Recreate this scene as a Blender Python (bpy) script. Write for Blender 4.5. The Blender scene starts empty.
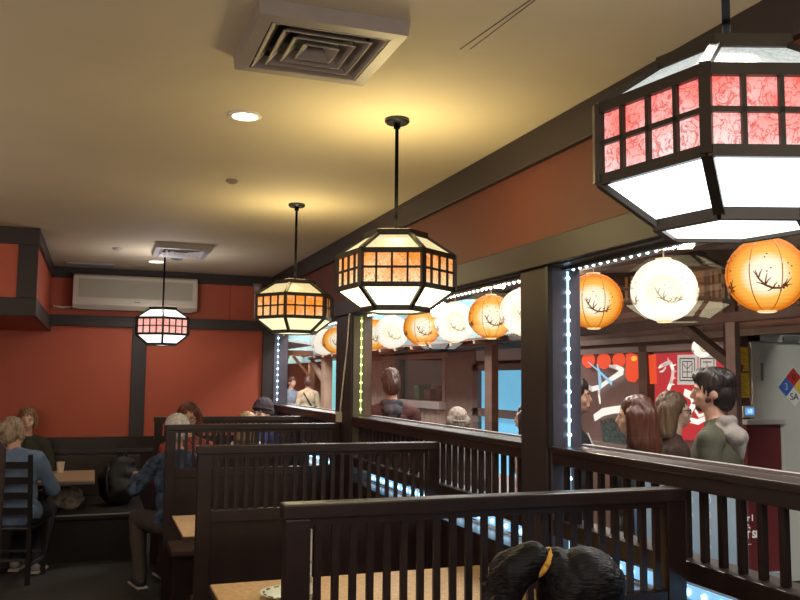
import bpy, bmesh, math, random
from mathutils import Vector, Matrix, noise
random.seed(7)
scene = bpy.context.scene
col = scene.collection
PI = math.pi
V = Vector

# ------------------------------------------------------------------ camera
FPX, YAW, PIT, ROLL, CAMH = 842.0, .3454, .09455, .0088, 1.70
cy, sy, cp, sp, cr, sr = math.cos(YAW), math.sin(YAW), math.cos(PIT), math.sin(PIT), math.cos(ROLL), math.sin(ROLL)
CM = Matrix(((cr, -sr, 0), (sr, cr, 0), (0, 0, 1))) @ Matrix(((1, 0, 0), (0, cp, sp), (0, -sp, cp))) @ Matrix(((cy, -sy, 0), (0, 0, -1), (sy, cy, 0)))
cam_d = bpy.data.cameras.new('camera')
cam_d.sensor_width = 36
cam_d.lens = FPX / 800 * 36
cam_d.clip_start = .02
cam = bpy.data.objects.new('camera', cam_d)
col.objects.link(cam)
cam.matrix_world = Matrix(((CM[0][0], -CM[1][0], -CM[2][0], 0), (CM[0][1], -CM[1][1], -CM[2][1], 0),
                           (CM[0][2], -CM[1][2], -CM[2][2], CAMH), (0, 0, 0, 1)))
scene.camera = cam

def ray(x, y):
    return CM.transposed() @ V(((x - 400) / FPX, (y - 300) / FPX, 1))
def pX(x, y, X): d = ray(x, y); return V((0, 0, CAMH)) + d * (X / d.x)
def pY(x, y, Y): d = ray(x, y); return V((0, 0, CAMH)) + d * (Y / d.y)
def pZ(x, y, Z): d = ray(x, y); return V((0, 0, CAMH)) + d * ((Z - CAMH) / d.z)

# ------------------------------------------------------------------ materials
MATS = {}
def mat(name, c, rough=.5, metal=0., var=0., vscale=8., bump=0., bscale=40., emit=None, estr=0., stretch=(1, 1, 1), coat=0., spec=.5):
    if name in MATS: return MATS[name]
    m = bpy.data.materials.new(name); m.use_nodes = True
    nt = m.node_tree; N = nt.nodes; L = nt.links
    b = N['Principled BSDF']
    b.inputs['Base Color'].default_value = (*c, 1)
    b.inputs['Roughness'].default_value = rough
    b.inputs['Metallic'].default_value = metal
    b.inputs['Specular IOR Level'].default_value = spec
    b.inputs['Coat Weight'].default_value = coat
    tc = N.new('ShaderNodeTexCoord'); mp = N.new('ShaderNodeMapping'); mp.inputs['Scale'].default_value = stretch
    L.new(tc.outputs['Object'], mp.inputs['Vector'])
    if var > 0:
        n = N.new('ShaderNodeTexNoise'); n.inputs['Scale'].default_value = vscale; n.inputs['Detail'].default_value = 5
        L.new(mp.outputs[0], n.inputs['Vector'])
        r = N.new('ShaderNodeMix'); r.data_type = 'RGBA'
        r.inputs['A'].default_value = (*[max(0, v * (1 - var)) for v in c], 1)
        r.inputs['B'].default_value = (*[min(1, v * (1 + var)) for v in c], 1)
        mr = N.new('ShaderNodeMapRange'); mr.inputs['From Min'].default_value = .3; mr.inputs['From Max'].default_value = .7
        L.new(n.outputs['Fac'], mr.inputs['Value']); L.new(mr.outputs[0], r.inputs['Factor'])
        L.new(r.outputs['Result'], b.inputs['Base Color'])
    if bump > 0:
        n2 = N.new('ShaderNodeTexNoise'); n2.inputs['Scale'].default_value = bscale; n2.inputs['Detail'].default_value = 4
        L.new(mp.outputs[0], n2.inputs['Vector'])
        bp = N.new('ShaderNodeBump'); bp.inputs['Strength'].default_value = bump; bp.inputs['Distance'].default_value = .01
        L.new(n2.outputs['Fac'], bp.inputs['Height']); L.new(bp.outputs[0], b.inputs['Normal'])
    if emit:
        b.inputs['Emission Color'].default_value = (*emit, 1)
        b.inputs['Emission Strength'].default_value = estr
    MATS[name] = m
    return m

def veined(name, c1, c2, s1, pale=(1, .88, .82), scale=14., z0=2.1, z1=2.27, white=0., vein=.5):
    """glowing art glass: fibrous veins of c1 in c2; paler towards the bottom by 'white'"""
    m = bpy.data.materials.new(name); m.use_nodes = True
    nt = m.node_tree; N = nt.nodes; L = nt.links
    b = N['Principled BSDF']
    tc = N.new('ShaderNodeTexCoord')
    def fibre(sc_, w_):
        n = N.new('ShaderNodeTexNoise'); n.inputs['Scale'].default_value = sc_; n.inputs['Detail'].default_value = 2; n.inputs['Distortion'].default_value = 2.2
        L.new(tc.outputs['Object'], n.inputs['Vector'])
        q = N.new('ShaderNodeMath'); q.operation = 'SUBTRACT'; q.inputs[1].default_value = .5; L.new(n.outputs['Fac'], q.inputs[0])
        q2 = N.new('ShaderNodeMath'); q2.operation = 'ABSOLUTE'; L.new(q.outputs[0], q2.inputs[0])
        q3 = N.new('ShaderNodeMapRange'); q3.inputs['From Max'].default_value = w_; q3.inputs['To Min'].default_value = 1 - vein; L.new(q2.outputs[0], q3.inputs['Value'])
        return q3
    f1, f2 = fibre(scale, .035), fibre(scale * 2.3, .04)
    mr = N.new('ShaderNodeMath'); mr.operation = 'MULTIPLY'; L.new(f1.outputs[0], mr.inputs[0]); L.new(f2.outputs[0], mr.inputs[1])
    pt = N.new('ShaderNodeTexNoise'); pt.inputs['Scale'].default_value = 11; pt.inputs['Detail'].default_value = 2; L.new(tc.outputs['Object'], pt.inputs['Vector'])
    pm = N.new('ShaderNodeMapRange'); pm.inputs['From Min'].default_value = .35; pm.inputs['From Max'].default_value = .65; pm.inputs['To Min'].default_value = -.22; pm.inputs['To Max'].default_value = .22; L.new(pt.outputs['Fac'], pm.inputs['Value'])
    sz = N.new('ShaderNodeSeparateXYZ'); L.new(tc.outputs['Object'], sz.inputs[0])
    mz = N.new('ShaderNodeMapRange'); mz.inputs['From Min'].default_value = z1; mz.inputs['From Max'].default_value = z0
    mz.inputs['To Max'].default_value = white; L.new(sz.outputs['Z'], mz.inputs['Value'])
    ad = N.new('ShaderNodeMath'); ad.operation = 'ADD'; ad.use_clamp = True; L.new(mz.outputs[0], ad.inputs[0]); L.new(pm.outputs[0], ad.inputs[1])
    mx = N.new('ShaderNodeMix'); mx.data_type = 'RGBA'; mx.inputs['A'].default_value = (*c1, 1); mx.inputs['B'].default_value = (*c2, 1)
    L.new(mr.outputs[0], mx.inputs['Factor'])
    mw = N.new('ShaderNodeMix'); mw.data_type = 'RGBA'; mw.inputs['B'].default_value = (*pale, 1)
    mw.inputs['A'].default_value = (*c2, 1); L.new(mw.outputs['Result'], mx.inputs['B']); L.new(ad.outputs[0], mw.inputs['Factor'])
    L.new(mx.outputs['Result'], b.inputs['Emission Color'])
    b.inputs['Emission Strength'].default_value = s1
    b.inputs['Base Color'].default_value = (*[v * .1 for v in c2], 1); b.inputs['Roughness'].default_value = .25
    MATS[name] = m
    return m

def glow(name, c, s):
    return mat(name, tuple(v * .5 for v in c), .5, emit=c, estr=s)

def lantern_mat(name, core, edge, s):
    m = bpy.data.materials.new(name); m.use_nodes = True
    nt = m.node_tree; N = nt.nodes; L = nt.links; b = N['Principled BSDF']
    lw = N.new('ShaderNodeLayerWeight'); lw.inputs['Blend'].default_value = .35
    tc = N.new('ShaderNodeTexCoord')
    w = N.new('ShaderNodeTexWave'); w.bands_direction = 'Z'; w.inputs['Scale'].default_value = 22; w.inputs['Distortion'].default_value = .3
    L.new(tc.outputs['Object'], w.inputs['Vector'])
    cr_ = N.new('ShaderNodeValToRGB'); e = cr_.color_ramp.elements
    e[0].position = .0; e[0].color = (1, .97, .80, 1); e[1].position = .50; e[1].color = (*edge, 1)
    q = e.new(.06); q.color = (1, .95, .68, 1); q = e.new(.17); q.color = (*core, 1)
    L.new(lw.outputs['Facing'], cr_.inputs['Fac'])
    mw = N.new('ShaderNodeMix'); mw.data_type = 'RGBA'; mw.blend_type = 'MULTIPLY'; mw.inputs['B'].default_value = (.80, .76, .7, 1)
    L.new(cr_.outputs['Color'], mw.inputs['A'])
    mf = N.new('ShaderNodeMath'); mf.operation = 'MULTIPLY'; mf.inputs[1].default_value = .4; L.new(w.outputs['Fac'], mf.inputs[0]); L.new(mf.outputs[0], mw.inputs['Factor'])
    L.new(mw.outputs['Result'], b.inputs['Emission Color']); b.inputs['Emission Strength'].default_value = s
    b.inputs['Base Color'].default_value = (*[v * .12 for v in edge], 1); b.inputs['Roughness'].default_value = .8; b.inputs['Specular IOR Level'].default_value = .05
    bp = N.new('ShaderNodeBump'); bp.inputs['Strength'].default_value = .4; L.new(w.outputs['Fac'], bp.inputs['Height']); L.new(bp.outputs[0], b.inputs['Normal'])
    return m

def glass_mat(name, refl=1.0):
    m = bpy.data.materials.new(name); m.use_nodes = True
    nt = m.node_tree; N = nt.nodes; L = nt.links
    for n in list(N): N.remove(n)
    o = N.new('ShaderNodeOutputMaterial'); t = N.new('ShaderNodeBsdfTransparent'); g = N.new('ShaderNodeBsdfGlossy')
    t.inputs['Color'].default_value = (.97, .98, .98, 1); g.inputs['Roughness'].default_value = 0
    f = N.new('ShaderNodeFresnel'); ge = N.new('ShaderNodeNewGeometry'); ir = N.new('ShaderNodeMapRange')
    ir.inputs['To Min'].default_value = 1.5; ir.inputs['To Max'].default_value = 1 / 1.5      # thin pane: the same reflectance from either side
    L.new(ge.outputs['Backfacing'], ir.inputs['Value']); L.new(ir.outputs[0], f.inputs['IOR'])
    k = N.new('ShaderNodeMath'); k.operation = 'MULTIPLY'; k.inputs[1].default_value = refl; k.use_clamp = True
    mx = N.new('ShaderNodeMixShader')
    L.new(f.outputs[0], k.inputs[0]); L.new(k.outputs[0], mx.inputs[0]); L.new(t.outputs[0], mx.inputs[1]); L.new(g.outputs[0], mx.inputs[2]); L.new(mx.outputs[0], o.inputs[0])
    return m

WOOD = mat('dark_brown_wood', (.022, .0125, .0115), .34, var=.25, vscale=6, stretch=(1, 1, 1), bump=.05, bscale=60)
TRIM = mat('dark_trim_paint', (.021, .0125, .0135), .55, var=.12, vscale=3)
TRIM2 = mat('purplish_dark_trim', (.032, .026, .029), .5, var=.12, vscale=3)
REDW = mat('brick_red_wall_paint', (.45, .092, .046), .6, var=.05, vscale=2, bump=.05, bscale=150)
REDU = mat('red_wall_paint_shaded', (.105, .022, .008), .65, var=.06, vscale=2, bump=.05, bscale=150)  # wall red darkened to stand for the weaker light above the windows
CEIL = mat('ceiling_paint', (.62, .545, .38), .8, var=.04, vscale=1.2, bump=.06, bscale=90)
CARPET = mat('charcoal_carpet', (.045, .042, .042), .95, var=.5, vscale=60, bump=.5, bscale=180)
TABLETOP = mat('tan_speckled_laminate', (.56, .36, .17), .38, var=.22, vscale=45)
BLACK = mat('black_metal', (.012, .012, .013), .4)
BRONZE = mat('dark_bronze_frame', (.035, .028, .02), .4, metal=.3, var=.15, vscale=20)
GREYMETAL = mat('grey_vent_metal', (.29, .255, .225), .5, metal=.1, var=.05)
WHITEP = mat('white_plastic', (.75, .74, .70), .45)
GLASS = glass_mat('window_glass', 1.9)
GLASS2 = glass_mat('clear_window_glass', 1.25)

# ------------------------------------------------------------------ mesh helpers
def BM(): return bmesh.new()

def box(bm, a, b, M=None):
    a, b = V(a), V(b)
    c = (a + b) / 2; d = b - a
    mt = Matrix.Translation(c) @ Matrix.Diagonal((*[abs(v) for v in d], 1))
    bmesh.ops.create_cube(bm, size=1, matrix=(M @ mt) if M else mt)

def bar(bm, p, q, w, h, up=(0, 0, 1)):
    """square bar from p to q"""
    p, q = V(p), V(q); d = q - p; ln = d.length
    z = d.normalized(); u = V(up)
    if abs(z.dot(u)) > .98: u = V((1, 0, 0))
    x = u.cross(z).normalized(); y = z.cross(x)
    R = Matrix((x, y, z)).transposed().to_4x4()
    bmesh.ops.create_cube(bm, size=1, matrix=Matrix.Translation((p + q) / 2) @ R @ Matrix.Diagonal((w, h, ln, 1)))

def cyl(bm, p, q, r0, r1=None, seg=20, caps=True):
    p, q = V(p), V(q); d = q - p
    R = d.to_track_quat('Z', 'Y').to_matrix().to_4x4()
    bmesh.ops.create_cone(bm, cap_ends=caps, segments=seg, radius1=r0, radius2=r0 if r1 is None else r1, depth=d.length, matrix=Matrix.Translation((p + q) / 2) @ R)

def tube(bm, pts, r, seg=8):
    pts = [V(p) for p in pts]; rings = []
    for i, p in enumerate(pts):
        t = (pts[min(i + 1, len(pts) - 1)] - pts[max(i - 1, 0)]).normalized()
        u = V((0, 0, 1)) if abs(t.z) < .95 else V((1, 0, 0))
        x = u.cross(t).normalized(); y = t.cross(x)
        rr = r[i] if isinstance(r, (list, tuple)) else r
        rings.append([bm.verts.new(p + (x * math.cos(a) + y * math.sin(a)) * rr) for a in [2 * PI * k / seg for k in range(seg)]])
    for a, b in zip(rings, rings[1:]):
        for k in range(seg): bm.faces.new((a[k], a[(k + 1) % seg], b[(k + 1) % seg], b[k]))
    bm.faces.new(rings[0][::-1]); bm.faces.new(rings[-1])

def lathe(bm, prof, seg=32, c=(0, 0, 0)):
    c = V(c); rings = []
    for r, z in prof:
        rings.append([bm.verts.new(c + V((r * math.cos(2 * PI * k / seg), r * math.sin(2 * PI * k / seg), z))) for k in range(seg)])
    for a, b in zip(rings, rings[1:]):
        for k in range(seg): bm.faces.new((a[k], a[(k + 1) % seg], b[(k + 1) % seg], b[k]))
    if prof[0][0] > 1e-6: bm.faces.new(rings[0][::-1])
    if prof[-1][0] > 1e-6: bm.faces.new(rings[-1])

def slab(bm, pts, thick):
    """closed prism: polygon pts (3d, planar) extruded by vector thick"""
    t = V(thick); lo = [bm.verts.new(V(p)) for p in pts]; hi = [bm.verts.new(V(p) + t) for p in pts]
    n = len(pts)
    bm.faces.new(lo[::-1]); bm.faces.new(hi)
    for i in range(n): bm.faces.new((lo[i], lo[(i + 1) % n], hi[(i + 1) % n], hi[i]))

_UNIT = {}
def unit_sphere(u, v):
    if (u, v) not in _UNIT:
        vs = [(0, 0, 1)] + [(math.sin(PI * i / v) * math.cos(2 * PI * k / u), math.sin(PI * i / v) * math.sin(2 * PI * k / u), math.cos(PI * i / v)) for i in range(1, v) for k in range(u)] + [(0, 0, -1)]
        fs = [(0, 1 + k, 1 + (k + 1) % u) for k in range(u)]
        for i in range(v - 2):
            for k in range(u):
                p, q = 1 + i * u + k, 1 + i * u + (k + 1) % u
                fs.append((p, p + u, q + u, q))
        e = len(vs) - 1; o = 1 + (v - 2) * u
        fs += [(e, o + (k + 1) % u, o + k) for k in range(u)]
        _UNIT[(u, v)] = ([V(x) for x in vs], fs)
    return _UNIT[(u, v)]

def ell(bm, c, r, M=None, u=20, v=14):
    mt = Matrix.Translation(V(c)) @ Matrix.Diagonal((r[0], r[1], r[2], 1))
    if M: mt = M @ mt
    vs, fs = unit_sphere(u, v)
    bv = [bm.verts.new(mt @ x) for x in vs]
    for f in fs: bm.faces.new([bv[i] for i in f])

def caps(bm, p, r0, q, r1, M=None):
    p, q = V(p), V(q)
    if M: p, q = M @ p, M @ q
    ell(bm, p, (r0,) * 3, u=14, v=10); ell(bm, q, (r1,) * 3, u=14, v=10)
    if (q - p).length > 1e-5: cyl(bm, p, q, r0, r1, 14)

def link(name, me, m, parent=None, smooth=False):
    o = bpy.data.objects.new(name, me); col.objects.link(o)
    if m: me.materials.append(m)
    if parent: o.parent = parent
    if smooth:
        me.polygons.foreach_set('use_smooth', [True] * len(me.polygons))
    return o

def obj(name, bm, m, parent=None, smooth=False, bevel=0., label=None, auto=False):
    bmesh.ops.recalc_face_normals(bm, faces=bm.faces)
    if bevel > 0:
        bmesh.ops.bevel(bm, geom=[e for e in bm.edges if e.calc_face_angle(0) > .6], offset=bevel, segments=2, affect='EDGES', profile=.6)
    me = bpy.data.meshes.new(name); bm.to_mesh(me); bm.free()
    o = link(name, me, m, parent, smooth)
    if auto:
        for p in me.polygons: p.use_smooth = True
        me.set_sharp_from_angle(angle=.7)
    if label: o['label'] = label
    return o

WORK = bpy.data.scenes.new('work')      # modifiers are evaluated here, then the scene is dropped
TMP = bpy.data.objects.new('tmp', bpy.data.meshes.new('tmp')); WORK.collection.objects.link(TMP)
RMOD = TMP.modifiers.new('r', 'REMESH'); RMOD.mode = 'VOXEL'
SMOD = TMP.modifiers.new('s', 'SMOOTH'); SMOD.factor = .5
def remeshed(name, bm, m, parent, voxel=.01, smooth=3, wob=0., wscale=(60, 60, 8), label=None):
    bm.to_mesh(TMP.data); bm.free(); TMP.data.update()
    RMOD.voxel_size = voxel; SMOD.iterations = smooth
    WORK.view_layers[0].update(); dg = WORK.view_layers[0].depsgraph
    me2 = bpy.data.meshes.new_from_object(TMP.evaluated_get(dg))
    me2.name = name
    if wob:
        n = len(me2.vertices); co = [0.] * (3 * n); no = [0.] * (3 * n)
        me2.vertices.foreach_get('co', co); me2.vertex_normals.foreach_get('vector', no)
        for i in range(0, 3 * n, 3):
            k = wob * noise.noise(V((co[i] * wscale[0], co[i + 1] * wscale[1], co[i + 2] * wscale[2])))
            co[i] += no[i] * k; co[i + 1] += no[i + 1] * k; co[i + 2] += no[i + 2] * k
        me2.vertices.foreach_set('co', co); me2.update()
    me2.materials.clear()
    o = link(name, me2, m, parent, True)
    if label: o['label'] = label
    return o

def tag(o, label=None, cat=None, group=None, kind=None):
    if label: o['label'] = label
    if cat: o['category'] = cat
    if group: o['group'] = group
    if kind: o['kind'] = kind
    return o

def thing(name, label, cat, loc=(0, 0, 0), rz=0, group=None):
    o = bpy.data.objects.new(name, None); col.objects.link(o)
    o.location = loc; o.rotation_euler = (0, 0, rz); o.empty_display_size = .1
    return tag(o, label, cat, group)

def struct(name, bm, m, parent=None, bevel=0.):
    o = obj(name, bm, m, parent, bevel=bevel)
    if not parent: o['kind'] = 'structure'
    return o

def text(name, s, size, M, m, parent, extrude=.001, align='CENTER', bold=0.):
    cu = bpy.data.curves.new('tmp', 'FONT'); cu.body = s; cu.size = size; cu.extrude = extrude; cu.align_x = align; cu.align_y = 'CENTER'; cu.offset = bold
    t = bpy.data.objects.new('tmp', cu); col.objects.link(t)
    me = bpy.data.meshes.new_from_object(t.evaluated_get(bpy.context.evaluated_depsgraph_get()))
    bpy.data.objects.remove(t); bpy.data.curves.remove(cu)
    me.transform(M); me.name = name; me.materials.clear()
    return link(name, me, m, parent)

def copy_tree(o, parent=None):
    c = o.copy(); col.objects.link(c)
    if parent: c.parent = parent
    for ch in o.children: copy_tree(ch, c)
    return c

def light(kind, name, loc, energy, color=(1, 1, 1), size=.1, rot=None, size_y=None, spot=None):
    d = bpy.data.lights.new(name, kind); d.energy = energy; d.color = color
    if kind == 'AREA':
        d.size = size
        if size_y: d.shape = 'RECTANGLE'; d.size_y = size_y
    else: d.shadow_soft_size = size
    if spot: d.spot_size = spot; d.spot_blend = .6
    o = bpy.data.objects.new(name, d); col.objects.link(o); o.location = loc
    if rot: o.rotation_euler = rot
    return o

# ------------------------------------------------------------------ room shell
D, T = 1.96, 2.13            # window wall, inner and outer face
YB = 9.85                    # back wall
ZC = 2.90                    # ceiling
SILL, HEAD = 1.405, 2.24
XL = -4.2                    # far side of the room

b = BM(); box(b, (XL, -2.5, -.1), (T, YB + .15, 0)); struct('floor', b, CARPET)
b = BM(); box(b, (XL, -2.5, ZC), (T, YB + .15, ZC + .12)); struct('ceiling', b, CEIL)
b = BM(); box(b, (XL - .15, -2.5, 0), (XL, YB + .15, ZC)); struct('wall_left', b, REDW)
b = BM(); box(b, (XL, -2.65, 0), (T, -2.5, ZC)); struct('wall_front', b, REDW)
b = BM(); box(b, (XL, YB, 0), (T, YB + .15, ZC)); struct('wall_back', b, REDW)
# back wall trims
b = BM(); box(b, (XL, YB - .03, 2.78), (D, YB, ZC)); struct('trim_1', b, TRIM, bevel=.004)
b = BM(); box(b, (XL, YB - .035, 2.255), (D, YB, 2.375)); struct('trim_2', b, TRIM2, bevel=.004)
b = BM(); box(b, (.375, YB - .03, 1.05), (.53, YB, 2.255)); struct('trim_3', b, TRIM2, bevel=.004)
b = BM(); box(b, (XL, YB - .05, 0), (D, YB, 1.055)); struct('trim_4', b, WOOD)                 # dark wainscot
b = BM(); box(b, (XL, YB - .09, .885), (D, YB - .05, .925)); struct('trim_5', b, TRIM2, bevel=.004)
b = BM(); box(b, (D - .13, YB - .06, 1.05), (D, YB, 2.78)); struct('trim_6', b, TRIM2, bevel=.004)  # corner post
# panel seam of the upper back wall and the small screws of old fixings
b = BM(); box(b, (1.44, YB - .004, 2.375), (1.446, YB, 2.78)); struct('trim_7', b, mat('seam_dark', (.2, .03, .02), .7))

# soffit over the far corner of the room
SY = 7.34
b = BM(); box(b, (XL, SY + .02, 2.19), (-.49, YB, ZC)); struct('wall_soffit', b, REDW)
b = BM()
box(b, (XL, SY, 2.76), (-.47, SY + .03, ZC)); box(b, (XL, SY, 2.185), (-.47, SY + .03, 2.33)); box(b, (-.62, SY, 2.33), (-.47, SY + .03, 2.76)); box(b, (-1.9, SY, 2.33), (-1.75, SY + .03, 2.76))
struct('trim_8', b, TRIM, bevel=.004)
b = BM(); box(b, (-.49, SY + .03, 2.185), (-.465, YB - .04, 2.33)); box(b, (-.49, SY + .03, 2.78), (-.465, YB - .04, ZC)); struct('trim_9', b, TRIM2, bevel=.004)

# window wall: header, crown, head beam, posts, low railing wall
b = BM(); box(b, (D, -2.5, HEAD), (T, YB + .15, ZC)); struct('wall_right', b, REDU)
b = BM(); box(b, (D - .035, -2.5, 2.735), (D, YB, ZC)); struct('trim_10', b, TRIM, bevel=.005)
b = BM(); box(b, (D - .028, -2.5, HEAD - .005), (D, YB - .05, 2.36)); struct('trim_11', b, TRIM, bevel=.005)
b = BM(); box(b, (D + .0, -2.5, HEAD - .012), (T, YB - .05, HEAD - .001)); struct('trim_12', b, TRIM2)
posts = [(3.42, 3.67), (6.578, 7.03), (9.55, YB)]
for i, (y0, y1) in enumerate(posts[:2]):
    b = BM(); box(b, (D - .012, y0, 0), (T, y1, HEAD - .012)); struct('wall_post_%d' % (i + 1), b, TRIM, bevel=.006)
# near jamb lining and its black edge strip
b = BM(); box(b, (D + .006, 3.405, .95), (T - .01, 3.42, HEAD - .012)); struct('trim_13', b, mat('jamb_greyish_purple', (.070, .062, .085), .45, var=.1))
b = BM(); box(b, (D - .016, 3.395, 1.40), (D + .008, 3.42, HEAD - .012)); struct('trim_14', b, BLACK)
b = BM(); box(b, (D + .006, 6.566, .95), (T - .01, 6.578, HEAD - .012)); struct('trim_15', b, mat('jamb_yellowish_grey', (.08, .07, .05), .45, var=.1))
b = BM(); box(b, (D, YB - .07, .95), (T - .01, YB - .05, HEAD - .012)); struct('trim_16', b, mat('jamb_pale_purple', (.13, .115, .16), .45, var=.1))
b = BM(); box(b, (T - .03, YB - .05, 0), (T, YB, HEAD)); struct('wall_corner', b, TRIM)

bays = [(-2.5, 3.405), (3.67, 6.566), (7.03, YB - .07)]
for i, (y0, y1) in enumerate(bays):
    # solid dado below the gap
    b = BM(); box(b, (D, y0, 0), (T, y1, .885)); struct('wall_dado_%d' % (i + 1), b, WOOD)
    # glazed window: frame + glass
    b = BM()
    gx = (2.035, 2.008, 1.985)[i]
    box(b, (gx - .012, y0, HEAD - .026), (gx + .012, y1, HEAD - .012))
    w = struct('window_%d' % (i + 1), b, TRIM2)
    gx = (2.035, 2.008, 1.985)[i]
    b = BM(); b.faces.new([b.verts.new(q) for q in ((gx, y0, SILL), (gx, y0, HEAD - .012), (gx, y1, HEAD - .012), (gx, y1, SILL))])
    g = obj('window_glass', b, GLASS if i == 0 else GLASS2, w)
    # railing below the window
    ra = thing('window_railing', ['dark brown baluster railing under the large open-view window beside the dark-haired diner',
                                  'dark brown baluster railing under the middle window with the maroon-jacketed man',
                                  'dark brown baluster railing under the small far window by the knitted-hat diner'][i], 'railing', (D + .08, (y0 + y1) / 2, .855))
    h = (y1 - y0) / 2
    b = BM(); box(b, (-.088, -h, .52), (.06, h, .55)); obj('sill_cap', b, WOOD, ra, bevel=.006)
    b = BM(); box(b, (-.075, -h, .47), (.05, h, .52)); obj('top_rail', b, WOOD, ra, bevel=.004)
    b = BM(); box(b, (-.075, -h, .155), (.05, h, .225)); obj('bottom_rail', b, WOOD, ra, bevel=.004)
    n = int(2 * h / .0895); sh_ = .042 if i == 0 else 0
    lim = [(0, n), (0, n), (0, n)][i]
    src = None
    for k in range(n):
        yk = -h + (k + .5) * 2 * h / n
        if i == 0 and y0 + h + yk < .9: continue
        if src is None:
            b = BM(); box(b, (-.037, -.0125, .225), (-.013, .0125, .47)); src = obj('baluster', b, WOOD, ra, bevel=.003); src.location.y = yk + sh_ + sh_
        else:
            c = src.copy(); col.objects.link(c); c.location.y = yk
    if i == 0:
        b = BM(); box(b, (-.045, y0 - (y0 + h), .225), (.0, .9 - (y0 + h), .47)); obj('solid_infill', b, WOOD, ra)

# pale sill edges outside of the far two windows
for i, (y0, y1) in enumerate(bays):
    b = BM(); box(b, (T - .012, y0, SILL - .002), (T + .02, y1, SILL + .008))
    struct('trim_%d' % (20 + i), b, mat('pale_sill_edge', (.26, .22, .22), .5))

# ------------------------------------------------------------------ LED strips
def led_strip(label, p, q, color, s, dot=.010, step=.055, nrm=(0, -1, 0), tape=(.5, .5, .55), back=.25, width=.012):
    p, q = V(p), V(q); d = q - p; n = max(2, int(d.length / step)); nv = V(nrm)
    t = thing('led_strip', label, 'light strip', p)
    b = BM(); bar(b, V((0, 0, 0)), d, width, .003, up=nv)
    obj('tape', b, glow('led_tape_%s_%s' % (str(color), s), color, back * s), t)
    src = None
    for k in range(n):
        c = d * ((k + .5) / n) + nv * .004
        if src is None:
            b = BM(); bmesh.ops.create_icosphere(b, subdivisions=1, radius=dot); src = obj('led_dot', b, glow('led_dot_%s_%s' % (str(color), s), color, s), t, smooth=True); src.location = c
        else:
            o = src.copy(); col.objects.link(o); o.location = c
    return t
COOL = (.50, .82, 1.0); ICE = (.30, .66, 1.0); CREAM = (.95, 1.0, .85); YELG = (.85, 1.0, .25)
led_strip('cool white light strip running up the jamb of the largest window', (2.052, 3.40, .90), (2.052, 3.40, HEAD - .03), COOL, 16, .0095, .064, back=.10)
led_strip('cool white light strip along the head of the largest window', (2.06, 3.39, HEAD - .02), (2.06, -.4, HEAD - .02), COOL, 10, .008, .055, (0, 0, -1), back=.06)
led_strip('cream light strip along the head of the middle window', (2.06, 6.5, HEAD - .02), (2.06, 3.70, HEAD - .02), CREAM, 8, .009, .055, (0, 0, -1), back=.08)
led_strip('yellow green light strip running up the jamb of the middle window', (2.03, 6.562, SILL + .02), (2.03, 6.562, HEAD - .03), YELG, 8, .010, .066, back=.06)
led_strip('cool white light strip up the jamb of the far window by the red wall', (2.005, YB - .075, SILL + .02), (2.005, YB - .075, HEAD - .03), COOL, 9, .012, .068, back=.05)
led_strip('pale light strip along the head of the far window', (2.06, YB - .1, HEAD - .02), (2.06, 7.06, HEAD - .02), CREAM, 6, .009, .06, (0, 0, -1))
for i, (y0, y1) in enumerate(bays):
    led_strip(['ice blue light strip under the railing of the largest window', 'white light strip in the gap under the middle window railing', 'white light strip in the gap under the far window railing'][i],
              (T - .02, max(y0, .6), .925), (T - .02, y1, .925), ICE, 6, .014, .085, (-1, 0, 0), back=.14, width=.05)

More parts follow.
